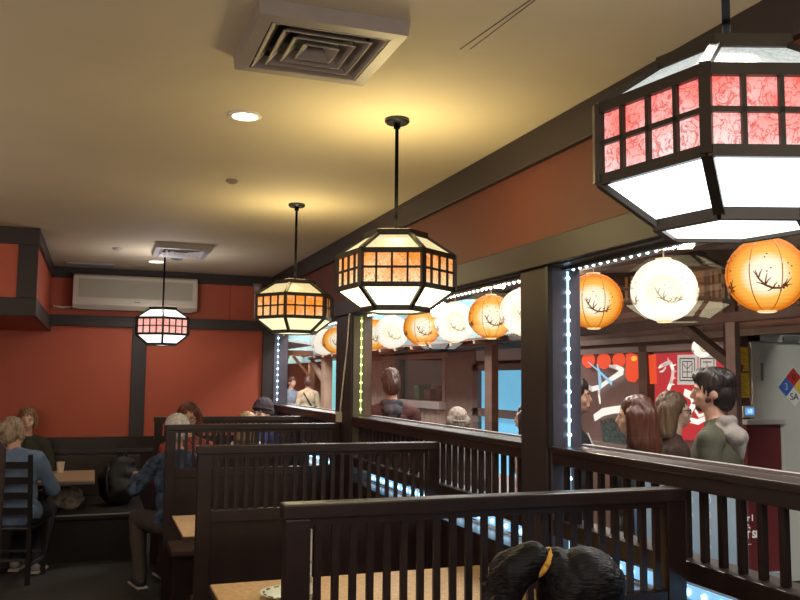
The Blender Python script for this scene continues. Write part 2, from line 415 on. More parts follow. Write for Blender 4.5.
# ------------------------------------------------------------------ pendant lamps
def hexpt(r, z, k, rot): a = rot + k * PI / 3; return V((r * math.cos(a), r * math.sin(a), z))
def pendant(label, loc, delta, m_up, m_side, m_low, m_bot):
    t = thing('pendant_lamp', label, 'lamp', (loc[0], loc[1], 0))
    # face normal towards the camera side, turned by delta
    fa = math.atan2(-loc[1], -loc[0]) + math.radians(delta)
    rot = fa - PI / 6
    R, RC, RB = .268, .148, .152
    zb, z1, z2, z3, zt = 2.005, 2.10, 2.262, 2.338, 2.366
    b = BM(); lathe(b, [(.0, ZC - .022), (.05, ZC - .022), (.058, ZC - .014), (.058, ZC - .001), (0, ZC - .001)], 24); obj('canopy', b, mat('canopy_steel', (.05, .055, .065), .25, metal=.7), t, auto=True)
    b = BM(); cyl(b, (0, 0, zt), (0, 0, ZC - .015), .0085, seg=12); lathe(b, [(0, ZC - .05), (.016, ZC - .045), (.016, ZC - .02), (0, ZC - .02)], 12); obj('rod', b, mat('rod_black', (.0025, .0025, .003), .8, spec=.03), t, auto=True)
    b = BM()
    pts = [hexpt(RC, z3, k, rot) for k in range(6)]; slab(b, pts, (0, 0, zt - z3)); obj('cap', b, BRONZE, t, bevel=.002)
    b = BM()
    fw = .020
    for k in range(6):
        A = [hexpt(RC * .98, z3 + .004, j, rot) for j in (k, k + 1)]; B2 = [hexpt(R, z2, j, rot) for j in (k, k + 1)]
        C1 = [hexpt(R, z1, j, rot) for j in (k, k + 1)]; E = [hexpt(RB, zb + .01, j, rot) for j in (k, k + 1)]
        n = hexpt(1, 0, k + .5, rot)
        bar(b, A[0], B2[0], fw, .012, up=hexpt(1, 0, k, rot)); bar(b, B2[0], C1[0], fw, fw, up=hexpt(1, 0, k, rot)); bar(b, C1[0], E[0], fw, .012, up=hexpt(1, 0, k, rot))
        bar(b, B2[0] + V((0, 0, -.008)), B2[1] + V((0, 0, -.008)), .022, .012, up=n); bar(b, C1[0] + V((0, 0, .006)), C1[1] + V((0, 0, .006)), .022, .012, up=n)
        bar(b, E[0], E[1], .024, .016, up=n)
        zm = (z1 + z2) / 2
        bar(b, hexpt(R, zm, k, rot), hexpt(R, zm, k + 1, rot), .010, .009, up=n)
        for u in (.25, .5, .75):
            bar(b, C1[0].lerp(C1[1], u), B2[0].lerp(B2[1], u), .009, .009, up=n)
    obj('frame', b, BRONZE, t)
    for k in range(6):
        n = hexpt(1, 0, k + .5, rot)
        def pane(nm, a, c, m):
            pts = [a[0], a[1], c[1], c[0]]
            bb = BM(); slab(bb, [p - n * .003 for p in pts], -n * .004); obj(nm, bb, m, t)
        A = [hexpt(RC, z3, j, rot) for j in (k, k + 1)]; B2 = [hexpt(R * .985, z2, j, rot) for j in (k, k + 1)]
        C1 = [hexpt(R * .985, z1, j, rot) for j in (k, k + 1)]; E = [hexpt(RB, zb + .012, j, rot) for j in (k, k + 1)]
        pane('upper_pane', A, B2, m_up); pane('side_pane', B2, C1, m_side); pane('lower_pane', C1, E, m_low)
    b = BM(); slab(b, [hexpt(RB - .008, zb + .006, k, rot) for k in range(6)], (0, 0, .004)); obj('bottom_pane', b, m_bot, t)
    return t
OR = lambda n, w: veined(n, (.55, .12, .008), (.98, .30, .03), 1.15, pale=(1, .88, .50), white=w, vein=.75, scale=16)
pendant('hexagonal pendant lamp with red veined panes and blue white lower glass, hung largest', (1.20, 1.355), 22,
        veined('pale_marbled_glass', (.45, .50, .48), (.85, .92, .9), .75, vein=.6), veined('red_veined_glass', (.62, .05, .04), (.95, .17, .13), 1.1, pale=(1, .86, .84), white=.8, vein=.8, scale=15),
        glow('blue_white_glass', (.86, .95, 1.0), 3.0), glow('bright_bottom_glass', (.97, 1.0, .95), 2.6))
pendant('hexagonal pendant lamp with amber panes and cream glass, facing squarely above the second booth', (1.266, 3.58), -4,
        veined('cream_upper_glass', (.8, .62, .22), (1.0, .86, .45), .9, vein=.5), OR('amber_glass', .85),
        glow('cream_lower_glass', (1.0, .92, .60), 3.0), glow('cream_bottom_glass', (1.0, .92, .5), 2.6))
pendant('hexagonal pendant lamp with orange panes and yellow glass beside the far window head', (1.26, 5.62), 17,
        veined('yellow_upper_glass', (.75, .55, .18), (1.0, .80, .38), .85, vein=.5), OR('orange_glass', .4),
        veined('yellow_lower_glass', (.75, .68, .25), (1.0, .93, .55), 1.2, vein=.5), glow('yellow_bottom_glass', (1.0, .92, .5), 2.2))
pendant('small looking cool white hexagonal pendant lamp with pink panes in front of the air conditioner', (.583, 8.283), 31,
        glow('white_upper_glass', (.95, .97, .93), 1.25), veined('pink_glass', (.85, .16, .13), (1.0, .46, .38), 1.05, white=.4, vein=.7, scale=12),
        glow('white_lower_glass', (.96, 1.0, .97), 1.6), glow('white_bottom_glass', (.96, 1.0, .95), 2.2))

# ------------------------------------------------------------------ ceiling fittings
def ceiling_vent(label, x0, y0, x1, y1, n, m):
    cx, cyy = (x0 + x1) / 2, (y0 + y1) / 2; hx, hy = (x1 - x0) / 2, (y1 - y0) / 2
    t = thing('ceiling_vent', label, 'vent', (cx, cyy, ZC))
    def ring(bm, f0, f1, z0, z1, th=.004):
        o = [V((sx * hx * f0, sy_ * hy * f0, z0)) for sx, sy_ in ((-1, -1), (1, -1), (1, 1), (-1, 1))]
        i = [V((sx * hx * f1, sy_ * hy * f1, z1)) for sx, sy_ in ((-1, -1), (1, -1), (1, 1), (-1, 1))]
        for k in range(4):
            slab(bm, [o[k], o[(k + 1) % 4], i[(k + 1) % 4], i[k]], (0, 0, th))
    b = BM(); ring(b, 1, .98, -.002, -.05); ring(b, .98, .80, -.05, -.052); obj('frame', b, m, t)
    b = BM(); box(b, (-hx * .85, -hy * .85, -.006), (hx * .85, hy * .85, -.002)); obj('backing', b, mat('vent_dark', (.02, .018, .016), .8), t)
    b = BM()
    for k in range(n):
        f = .76 - k * .70 / n
        ring(b, f, f - .5 / n, -.052, -.02)
        ring(b, f + .02, f, -.053, -.052)
    obj('louvre_grille', b, m, t)
    return t
ceiling_vent('large grey square ceiling diffuser with nested louvres', .44, 2.56, .95, 3.09, 4, GREYMETAL)
ceiling_vent('small grey square ceiling diffuser above the cool white pendant lamp', .46, 7.67, .955, 8.32, 4, mat('far_vent_metal', (.27, .25, .25), .5))
b = BM(); box(b, (-.24, -.10, -.02), (.24, .10, 0)); t = thing('ceiling_vent', 'flat ceiling register tight against the red soffit corner', 'vent', (-.09, 9.45, ZC))
obj('frame', b, mat('register_grey', (.32, .31, .32), .6), t, bevel=.004)
b = BM()
for k in range(7): box(b, (-.2, -.075 + k * .022, -.024), (.2, -.064 + k * .022, -.02))
obj('slat', b, mat('register_slat', (.15, .145, .15), .6), t)

def downlight(label, x, y, s, r=.058):
    t = thing('ceiling_downlight', label, 'light', (x, y, ZC))
    b = BM(); lathe(b, [(r, -.001), (r + .018, -.001), (r + .018, -.007), (r, -.010), (r, -.001)], 32); obj('rim', b, WHITEP, t, auto=True)
    b = BM(); lathe(b, [(0, -.008), (r * .6, -.007), (r, -.002), (0, -.002)], 32); obj('bulb', b, glow('downlight_glow_%.1f' % s, (1, .92, .68), s), t, auto=True)
downlight('glowing round recessed downlight beside the big ceiling vent', .597, 3.776, 14)
downlight('glowing round downlight beyond the small far vent', .55, 8.98, 8, .075)
for x, y, lab, r, m in ((.735, 5.077, 'small brown disc cover on the bare middle ceiling', .035, mat('disc_tan', (.30, .25, .2), .6)),
                        (.728, 8.655, 'dark teal disc detector between far vent and back wall', .06, mat('disc_teal', (.05, .10, .11), .4)),
                        (.15, 8.20, 'pale flat disc sprinkler cover near the soffit', .05, mat('disc_pale', (.5, .46, .44), .6))):
    t = thing('smoke_detector', lab, 'detector', (x, y, ZC))
    b = BM(); lathe(b, [(0, -.02), (r * .8, -.018), (r, -.008), (r, -.001), (0, -.001)], 28); obj('cover', b, m, t, auto=True)
    b = BM(); lathe(b, [(0, -.026), (r * .4, -.024), (r * .45, -.018), (0, -.017)], 20); obj('sensor', b, m, t, auto=True)
# access panel seams in the ceiling
b = BM()
a0, a1 = pZ(460, 49, ZC), pZ(531, -1, ZC); dirn = (a1 - a0); a1 = a0 + dirn * 1.6
b0, b1 = pZ(470, 49, ZC), pZ(536, -1, ZC); b1 = b0 + (b1 - b0) * 1.6
bar(b, a0 - V((0, 0, .001)), a1 - V((0, 0, .001)), .003, .003); bar(b, b0 - V((0, 0, .001)), b1 - V((0, 0, .001)), .002, .003)
struct('ceiling_seam', b, mat('seam_dark_brown', (.12, .10, .08), .8))

# ------------------------------------------------------------------ air conditioner, camera on the back wall
t = thing('air_conditioner', 'long white wall mounted air conditioner under the ceiling', 'air conditioner', (.395, YB - .002, 2.44))
b = BM()
prof = [(0, .0), (-.17, .0), (-.20, .04), (-.20, .10), (-.185, .355), (-.15, .375), (0, .375)]
slab(b, [V((-.655, y, z)) for y, z in prof], (1.31, 0, 0)); obj('body', b, mat('ac_ivory', (.62, .58, .51), .4, var=.04, vscale=3), t, bevel=.008)
b = BM(); slab(b, [V((-.60, -.203, .12)), V((-.60, -.192, .32)), V((-.60, -.188, .32)), V((-.60, -.199, .12))], (1.20, 0, 0)); g = obj('intake_grille', b, mat('ac_grille', (.42, .40, .33), .6), t)
b = BM()
for k in range(16): bar(b, (-.60, -.205 + k * .00073, .127 + k * .0125), (.60, -.205 + k * .00073, .127 + k * .0125), .004, .004)
obj('slat', b, mat('ac_slat', (.50, .48, .40), .5), g)
b = BM(); slab(b, [V((-.6, -.175, -.006)), V((-.6, -.195, .03)), V((-.6, -.20, .03)), V((-.6, -.18, -.01))], (1.2, 0, 0)); obj('air_flap', b, mat('ac_flap', (.5, .47, .42), .4), t)
b = BM(); box(b, (-.02, -.206, .075), (.04, -.2, .085)); obj('badge', b, mat('ac_badge', (.25, .25, .25), .4), t)
b = BM(); tube(b, [V((-.26, YB - .06, 2.46)), V((-.36, YB - .06, 2.45)), V((-.455, YB - .06, 2.46))], .012); tag(obj('drain_pipe', b, WHITEP, None, True), 'white pipe from the air conditioner into the soffit', 'pipe')

t = thing('security_camera', 'small dome security camera on the dark crown near the window corner', 'camera', tuple(pY(257, 288, YB - .03)))
b = BM(); box(b, (-.05, -.04, -.03), (.05, 0, .05)); obj('mount', b, mat('cam_grey', (.2, .2, .2), .5), t, bevel=.01)
b = BM(); ell(b, (0, -.05, -.01), (.045, .045, .045)); obj('dome', b, mat('cam_dome', (.35, .34, .33), .3), t, True)

# ------------------------------------------------------------------ white cable on the post
pts = [pX(x, y, D - .02) for x, y in ((355, 309), (350, 312), (349, 322), (347.5, 345), (345, 365), (342.5, 390), (340.5, 408), (340, 416))]
t = thing('power_cable', 'white power cable with plug box hanging down the dark window post', 'cable', tuple(pts[-1]))
b = BM(); tube(b, [p - pts[-1] for p in pts], .008); obj('cord', b, WHITEP, t, True)
b = BM(); box(b, (-.03, -.035, -.05), (.015, .035, .035)); obj('plug_box', b, mat('plug_cream', (.6, .58, .5), .4), t, bevel=.006)

# ------------------------------------------------------------------ booths
def booth(label, y, far_seat=True, near_seat=True, x0=.54, zt=1.335):
    w = D - .015 - x0
    t = thing('booth_bench', label, 'booth', (x0, y, 0), 0, 'slatted booth benches along the window wall')
    th = .028
    b = BM(); box(b, (0, -th, 0), (.075, th, zt - .045)); obj('post', b, WOOD, t, bevel=.004)
    b = BM(); box(b, (w - .075, -th, 0), (w, th, zt - .045)); obj('post', b, WOOD, t, bevel=.004)
    b = BM(); box(b, (-.008, -th - .008, zt - .045), (w, th + .008, zt)); obj('top_rail', b, WOOD, t, bevel=.006)
    b = BM(); box(b, (.075, -.02, zt - .065), (w - .075, .02, zt - .045)); obj('upper_rail', b, WOOD, t)
    b = BM(); box(b, (.075, -th + .004, .925), (w - .075, th - .004, .99)); obj('middle_rail', b, WOOD, t, bevel=.003)
    b = BM(); n = 23; p = (w - .15) / n
    for k in range(n):
        xk = .075 + (k + .5) * p; box(b, (xk - .011, -.007, .99), (xk + .011, .007, zt - .065))
    obj('slat_panel', b, WOOD, t)
    b = BM(); box(b, (.075, -.012, .0), (w - .075, .012, .925)); obj('back_panel', b, WOOD, t)
    for s, on in ((1, far_seat), (-1, near_seat)):
        if not on: continue
        b = BM(); box(b, (.03, s * .03, .40), (w, s * .43, .45)); obj('seat', b, mat('seat_brown', (.05, .028, .018), .45, var=.2), t, bevel=.012)
        b = BM(); box(b, (.06, s * .03, 0), (w, s * .39, .40)); obj('seat_base', b, WOOD, t)
    return t
booth('dark slatted booth bench, largest, with the dark-haired diner in front of it', 2.49)
booth('dark slatted booth bench between the plate table and the table behind it', 4.715)
booth('dark slatted booth bench just behind the white-haired man', 6.88)
booth('dark slatted booth bench farthest back, by the red wall', 8.257)

def booth_table(label, y0, y1, x0=.54, leg=True):
    t = thing('booth_table', label, 'table', (x0, y0, 0))
    w = D - .02 - x0; d = y1 - y0
    b = BM(); box(b, (0, 0, .722), (w, d, .75)); obj('tabletop', b, TABLETOP, t, bevel=.004)
    b = BM(); box(b, (-.004, -.004, .715), (w, d + .004, .742)); obj('edge_band', b, mat('table_edge_dark', (.05, .03, .02), .4), t)
    b = BM(); cyl(b, (.5, d / 2, .04), (.5, d / 2, .715), .04); obj('pedestal', b, BLACK, t, True)
    b = BM(); box(b, (.2, d / 2 - .06, 0), (.8, d / 2 + .06, .04)); obj('foot', b, BLACK, t, bevel=.01)
    return t
booth_table('tan laminate booth table carrying the patterned plate', 3.12, 4.06)
booth_table('tan laminate booth table behind the second slatted bench', 5.33, 6.115)
booth_table('tan laminate booth table in front of the white-haired man', 7.37, 7.79)

# things on the near table
pl = pZ(272, 594, .75)
t = thing('plate', 'round pale green patterned plate on the tan booth table', 'plate', (pl.x + .06, pl.y - .08, .751))
b = BM(); lathe(b, [(0, 0), (.06, 0), (.10, .012), (.125, .022), (.128, .024), (.10, .017), (.06, .006), (0, .005)], 40); obj('dish', b, mat('plate_pale_green', (.62, .64, .48), .3), t, auto=True)
b = BM()
for k in range(14):
    a = 2 * PI * k / 14
    tube(b, [V((.112 * math.cos(a + u * .22) + .008 * math.sin(u * 9), .112 * math.sin(a + u * .22), .0205 + (.002 if u else .001))) for u in (0, .33, .66, 1)], .003, 6)
obj('rim_pattern', b, mat('plate_dark_green', (.10, .14, .07), .4), t)
mp_ = pZ(304, 598, .75)
t = thing('menu_card', 'folded white menu card standing behind the big bench post', 'menu', (.72, 3.05, .75))
b = BM()
t.location = (.865, 3.62, .75)
slab(b, [V((-.05, 0, 0)), V((.05, .02, 0)), V((.05, .02, .30)), V((-.02, .006, .335)), V((-.05, 0, .32))], (0, .006, 0)); obj('front_leaf', b, mat('menu_white', (.72, .72, .66), .6), t)
b = BM(); slab(b, [V((-.05, .09, 0)), V((.05, .02, 0)), V((.05, .02, .30)), V((-.05, .09, .30))], (0, .006, 0)); obj('rear_leaf', b, mat('menu_white2', (.66, .66, .62), .6), t)
b = BM(); box(b, (-.05, -.004, .08), (.045, -.001 + .018, .105)); box(b, (-.05, -.004, .16), (.045, .012, .175)); obj('print_band', b, mat('menu_grey', (.4, .4, .38), .6), t)

# rounded solid bench end near the camera
t = thing('booth_bench', 'solid dark bench back with rounded corner in front of the woman in blue', 'booth', (-.435, 5.0, 0))
b = BM(); r = .07; pts = [V((-1.3, 0, .0)), V((0, 0, 0)), V((0, 0, 1.37 - r))] + [V((-r + r * math.cos(a), 0, 1.37 - r + r * math.sin(a))) for a in [PI / 2 * k / 8 for k in range(1, 9)]] + [V((-1.3, 0, 1.37))]
slab(b, pts, (0, .05, 0)); obj('back_panel', b, WOOD, t, bevel=.004)
b = BM(); box(b, (-1.3, -.46, .40), (-.02, 0, .45)); obj('seat', b, mat('seat_brown', (.05, .028, .018)), t, bevel=.01)
b = BM(); box(b, (-1.3, -.42, 0), (-.04, 0, .40)); obj('seat_base', b, WOOD, t)

# banquette along the back wall, loose table and chair
t = thing('banquette_bench', 'long black banquette bench along the red back wall', 'bench', (-1.4, YB - .1, 0))
b = BM(); box(b, (-2.0, -1.30, .38), (1.9, 0, .45)); obj('seat', b, mat('banquette_black', (.014, .012, .012), .5), t, bevel=.015)
b = BM(); box(b, (-2.0, -1.27, 0), (1.9, -.05, .38)); obj('seat_base', b, mat('base_black', (.012, .010, .010), .6), t)
b = BM(); box(b, (-2.0, -1.31, .425), (1.9, -1.297, .436)); obj('seat_nosing', b, mat('nosing_grey', (.35, .35, .37), .35), t)
b = BM(); box(b, (-2.0, -.09, .45), (1.9, 0, .87)); obj('backrest', b, mat('banquette_brown', (.03, .02, .016), .5), t, bevel=.01)

t = thing('dining_table', 'small tan topped table between the two women by the red wall', 'table', (-.42, 9.0, 0))
b = BM(); box(b, (-.5, -.56, .722), (.455, .33, .75)); obj('tabletop', b, mat('pale_tabletop', (.60, .42, .28), .35, var=.12, vscale=40), t, bevel=.004)
b = BM(); box(b, (-.503, -.565, .712), (.458, .333, .738)); obj('edge_band', b, mat('edge_silver', (.25, .21, .18), .35), t)
b = BM(); cyl(b, (0, -.45, .02), (0, -.45, .712), .035); obj('pedestal', b, BLACK, t, True)
b = BM(); box(b, (-.22, -.49, 0), (.22, -.41, .03)); obj('foot', b, BLACK, t, bevel=.008)

cp_ = pZ(60, 473, .75)
t = thing('paper_cup', 'white paper cup on the table by the blue sleeve', 'cup', (cp_.x, cp_.y + .05, .751))
b = BM(); lathe(b, [(0, 0), (.03, 0), (.040, .10), (.042, .102), (.037, .10), (.028, .006), (0, .006)], 24); obj('cup_wall', b, mat('cup_white', (.8, .76, .68), .5), t, auto=True)
b = BM(); lathe(b, [(.0395, .098), (.0425, .1), (.0395, .104)], 24); obj('rim', b, mat('cup_white', (.8, .76, .68)), t, auto=True)

# ladder-back chair
t = thing('dining_chair', 'black ladder-back chair under the woman in the blue sweater', 'chair', (-.60, 7.93, 0), math.radians(-14))
for sx in (-.2, .2):
    b = BM(); bar(b, (sx, -.20, 0), (sx, -.20, .46), .034, .034); bar(b, (sx, -.20, .45), (sx, -.27, 1.06), .034, .03, up=(1, 0, 0)); obj('leg', b, BLACK, t)
    b = BM(); bar(b, (sx, .2, 0), (sx, .2, .44), .034, .034); obj('leg', b, BLACK, t)
b = BM(); box(b, (-.22, -.21, .435), (.22, .23, .465)); obj('seat', b, BLACK, t, bevel=.008)
for k in range(4):
    b = BM(); z = .60 + k * .125; bar(b, (-.2, -.20 - (z - .45) * .115, z), (.2, -.20 - (z - .45) * .115, z), .055, .018, up=(0, 1, .1)); obj('slat', b, BLACK, t)
b = BM(); bar(b, (-.2, -.2, .20), (.2, -.2, .20), .022, .022); bar(b, (-.2, .2, .2), (.2, .2, .2), .022, .022); bar(b, (-.2, -.2, .15), (-.2, .2, .15), .022, .022); bar(b, (.2, -.2, .15), (.2, .2, .15), .022, .022); obj('stretcher', b, mat('chair_rail_grey', (.06, .06, .065), .3), t)

# bags
def soft(name, bm, m, parent, vox=.012, wob=.0, ws=(9, 9, 9)): return remeshed(name, bm, m, parent, vox, 4, wob, ws)
t = thing('backpack', 'bulky black backpack slumped on the banquette seat', 'bag', (.27, 8.95, .45))
b = BM(); ell(b, (0, 0, .21), (.20, .13, .23)); ell(b, (0, -.08, .14), (.16, .10, .14)); ell(b, (.02, 0, .38), (.13, .09, .10)); soft('sack', b, mat('nylon_black', (.010, .010, .013), .55), t, wob=.02)
b = BM(); tube(b, [V((-.1, -.13, .40)), V((-.13, -.17, .30)), V((-.12, -.18, .16)), V((-.09, -.17, .05))], .014); obj('strap', b, mat('strap_black', (.02, .02, .024), .5), t, True)
b = BM(); tube(b, [V((-.03, -.02, .46)), V((-.02, -.02, .51)), V((.05, -.02, .51)), V((.06, -.02, .46))], .010); obj('handle', b, mat('strap_black', (.02, .02, .024)), t, True)
hb = pZ(70, 499, .46)
t = thing('handbag', 'grey and white patterned cloth handbag under the small table', 'bag', (hb.x - .02, 8.72, .45))
m = mat('bag_pattern', (.30, .27, .23), .7, var=.9, vscale=11)
b = BM(); ell(b, (0, 0, .09), (.17, .09, .095)); ell(b, (.03, 0, .14), (.12, .07, .06)); soft('pouch', b, m, t, wob=.02)
b = BM(); tube(b, [V((-.12, -.03, .15)), V((-.10, -.06, .22)), V((0, -.07, .235)), V((.10, -.06, .20)), V((.12, -.03, .14))], .010); obj('handle', b, mat('bag_handle', (.22, .20, .18), .6), t, True)
# ------------------------------------------------------------------ outside: covered arcade
XF = 5.2       # shop front plane
BRN = mat('arcade_brown_timber', (.16, .09, .062), .6, var=.25, vscale=5, stretch=(1, .3, 1))
BRND = mat('arcade_dark_timber', (.075, .045, .035), .6, var=.25, vscale=5)
BRNL = mat('arcade_pale_timber', (.42, .30, .22), .6, var=.2, vscale=4)
AQUA = mat('aqua_painted_wall', (.12, .25, .29), .6, var=.06, vscale=1.0)
b = BM(); box(b, (T, -3, -.1), (9.5, 31, 0)); struct('floor_arcade', b, mat('arcade_floor', (.10, .10, .105), .35, var=.3, vscale=3))
b = BM(); box(b, (T, -3, 4.0), (9.5, 31, 4.1)); struct('ceiling_arcade', b, mat('arcade_ceiling', (.62, .60, .56), .8))
b = BM(); box(b, (T, 30.8, 0), (9.5, 31, 4)); struct('wall_arcade_end', b, mat('arcade_end', (.45, .33, .24), .7, var=.2, vscale=1))
b = BM(); box(b, (T - .02, YB + .15, 0), (T + .004, 31, 4)); struct('wall_arcade_near', b, BRND)
# shop front wall with openings
b = BM()
box(b, (XF, 5.82, 0), (XF + .15, 8.9, 1.02)); box(b, (XF, 5.82, 2.06), (XF + .15, 8.9, 2.75)); box(b, (XF, 5.82, 1.02), (XF + .15, 5.93, 2.06))
box(b, (XF - .02, 7.10, 1.02), (XF + .15, 7.235, 2.06)); box(b, (XF, 8.6, 1.02), (XF + .15, 9.3, 2.75)); box(b, (XF, 8.9, 0), (XF + .15, 9.3, 1.1))
struct('wall_shop', b, BRN)
b = BM()
for z in (2.10, 2.22, 2.36, 2.52, 2.66): box(b, (XF - .03, 5.0, z), (XF, 9.0, z + .055))
struct('trim_30', b, BRNL)
b = BM(); box(b, (XF, -3, 2.13), (XF + .4, 31, 4.0))
o = struct('wall_above_shops', b, AQUA)
b = BM(); box(b, (XF - .02, 3.0, 2.13), (XF, 9.0, 4.0)); struct('wall_near_upper', b, mat('upper_wall_brown', (.26, .15, .10), .7, var=.2, vscale=3))
# brown panel, corrugated counter front, open kitchen
b = BM(); box(b, (XF, 11.2, 0), (XF + .2, 12.28, 2.15)); struct('wall_pier', b, mat('pier_taupe', (.24, .17, .135), .65, var=.1))
b = BM(); box(b, (XF, 12.28, 2.06), (XF + .2, 17.5, 2.2)); box(b, (XF - .03, 12.2, 2.06), (XF, 17.5, 2.14)); struct('trim_31', b, mat('kitchen_lintel', (.36, .23, .17), .6))
b = BM()
def corr(bm, y0, y1, z0, z1, X, pitch=.16):
    n = int((y1 - y0) / pitch)
    for k in range(n):
        y = y0 + k * pitch
        slab(bm, [V((X, y, z0)), V((X - .05, y + pitch * .3, z0)), V((X - .05, y + pitch * .6, z0)), V((X, y + pitch * .9, z0)), V((X + .05, y + pitch * .9, z0)), V((X + .05, y, z0))], (0, 0, z1 - z0))
corr(b, 12.3, 14.45, 0, 1.22, XF); corr(b, 14.6, 17.5, 0, 2.06, XF)
struct('wall_corrugated', b, mat('corrugated_taupe', (.42, .31, .26), .45, metal=.2, var=.15))
b = BM(); box(b, (XF - .12, 12.28, 1.24), (XF + .5, 14.5, 1.36)); t = thing('service_counter', 'grey service counter ledge of the open dark kitchen', 'counter', (0, 0, 0)); obj('ledge', b, mat('counter_grey', (.45, .38, .36), .4), t, bevel=.01)
b = BM(); box(b, (XF - .02, 14.42, 1.36), (XF + .1, 14.62, 2.06)); box(b, (XF - .02, 12.28, 1.36), (XF + .1, 12.4, 2.06)); obj('side_frame', b, mat('counter_frame', (.34, .25, .21), .5), t)
b = BM(); box(b, (XF + 1.6, 11.5, 0), (XF + 1.7, 16, 2.2)); struct('wall_kitchen', b, mat('kitchen_dark', (.060, .034, .034), .7, var=.4, vscale=2))
b = BM(); box(b, (XF + .1, 12.2, 2.1), (XF + 1.7, 16, 2.2)); struct('ceiling_kitchen', b, mat('kitchen_dark2', (.05, .03, .03), .7))
for k, (y, z, sz, c, lab) in enumerate(((13.95, 1.36, (.22, .20, .24), (.25, .62, .52), 'teal food box on the dark kitchen counter'), (13.35, 1.36, (.3, .3, .17), (.28, .25, .25), 'grey tray box at the middle of the kitchen counter'),
                                        (12.95, 1.36, (.22, .22, .24), (.16, .14, .14), 'dark canister box at the end of the kitchen counter'))):
    t = thing('food_box', lab, 'box', (XF + .25, y, z))
    m = mat('food_box_%d' % k, c, .5)
    b = BM(); box(b, (-sz[0] / 2, -sz[1] / 2, 0), (sz[0] / 2, sz[1] / 2, sz[2])); obj('carton', b, m, t, bevel=.02)
    b = BM(); box(b, (-sz[0] / 2 - .01, -sz[1] / 2 - .01, sz[2] * .8), (sz[0] / 2 + .01, sz[1] / 2 + .01, sz[2] + .01)); obj('lid', b, m, t, bevel=.01)

# turquoise lit shop window
b = BM(); box(b, (XF + .02, 9.3, 1.98), (XF + .2, 11.2, 2.15)); box(b, (XF, 9.3, 0), (XF + .1, 11.2, .45))
struct('trim_32', b, mat('transom_pale', (.62, .52, .48), .6))
b = BM()
for (y0, y1, z0, z1) in ((9.3, 11.25, 1.84, 1.93), (9.3, 11.25, 1.20, 1.31), (11.02, 11.2, .45, 1.93), (9.3, 9.42, .45, 1.93)): box(b, (XF - .04, y0, z0), (XF + .06, y1, z1))
w = struct('window_4', b, mat('shop_window_frame', (.15, .105, .095), .5))
AQG = mat('aqua_lit_glass', (.12, .40, .62), .3, var=.25, vscale=2.5, emit=(.16, .52, .78), estr=.85)
b = BM(); box(b, (XF + .02, 9.3, .45), (XF + .03, 11.2, 1.9)); obj('window_glass', b, AQG, w)
b = BM(); box(b, (XF + .0, 17.6, .3), (XF + .03, 19.4, 2.13)); struct('window_5', b, mat('aqua_bright', (.2, .7, .75), .4, emit=(.25, .8, .85), estr=.9))

# eave beam with posts and braces along the arcade
XE = 4.6
b = BM(); box(b, (XE, 3.2, 2.165), (XE + .10, 9.3, 2.245)); struct('beam_eave', b, BRND, bevel=.006)
b = BM(); box(b, (XE, 9.3, 2.14), (XE + .10, 19, 2.20)); struct('beam_eave_far', b, BRN, bevel=.006)
b = BM(); slab(b, [V((XE - .15, 9.0, 2.20)), V((XE - .15, 19, 2.20)), V((XF, 19, 2.30)), V((XF, 9.0, 2.30))], (0, 0, .03)); struct('roof_eave', b, BRN)
t0 = None
for k in range(12):
    y = 9.6 + k * .75
    b = BM(); bar(b, (XE - .16, y, 2.18), (XF, y, 2.27), .05, .05)
    o = struct('beam_rafter_%d' % (k + 1), b, BRNL)
b = BM(); box(b, (XE, 5.20, 0), (XE + .05, 5.30, 2.165)); struct('wall_post_4', b, mat('post_taupe', (.22, .15, .13), .55, var=.15))
b = BM(); bar(b, (XE + .07, 5.85, 2.165), (XE + .07, 5.25, 1.80), .07, .08, up=(1, 0, 0)); struct('beam_brace', b, BRND)
b = BM(); box(b, (XE, 9.42, 0), (XE + .09, 9.62, 2.14)); struct('wall_post_5', b, BRN)
b = BM(); box(b, (XE - .05, 17.3, 0), (XE + .12, 17.6, 2.14)); struct('wall_post_6', b, BRNL)
b = BM(); bar(b, (XE, 17.4, 1.6), (XE, 18.6, 2.1), .09, .09, up=(1, 0, 0)); struct('beam_brace_far', b, BRNL)
# pale ceiling panel on cross beams over the lanterns
b = BM(); slab(b, [V((3.4, 3.3, 2.62)), V((3.4, 9, 2.62)), V((5.2, 9, 2.75)), V((5.2, 3.3, 2.75))], (0, 0, .03)); struct('ceiling_panel', b, mat('beige_ceiling_panel', (.42, .30, .22), .7, var=.1))
for k in range(4):
    y = 3.6 + k * 1.5
    b = BM(); bar(b, (2.2, y, 2.58), (5.2, y, 2.66), .10, .12); struct('beam_cross_%d' % (k + 1), b, BRND)
b = BM(); box(b, (3.3, 3.2, 2.50), (3.42, 9.0, 2.64)); struct('beam_panel', b, BRND)
# far pergola and awning roof
for k, (x, y) in enumerate(((3.3, 21), (4.3, 22), (5.3, 21.5), (3.9, 25), (5.0, 25.5))):
    b = BM(); box(b, (x - .07, y - .07, 0), (x + .07, y + .07, 2.35)); bar(b, (x, y, 1.7), (x + .5, y, 2.3), .07, .07); bar(b, (x, y, 1.7), (x - .5, y, 2.3), .07, .07)
    struct('wall_post_%d' % (7 + k), b, mat('pergola_orange_brown', (.34, .17, .09), .6))
b = BM()
for y in (21, 22, 25): box(b, (2.4, y - .06, 2.3), (6.2, y + .06, 2.42))
struct('beam_pergola', b, mat('pergola_beam', (.36, .14, .08), .6))
b = BM(); slab(b, [V((2.3, 18.5, 2.75)), V((4.6, 18.5, 2.45)), V((4.6, 24, 2.45)), V((2.3, 24, 2.75))], (0, 0, .05)); struct('roof_awning', b, mat('awning_grey', (.42, .42, .46), .6))

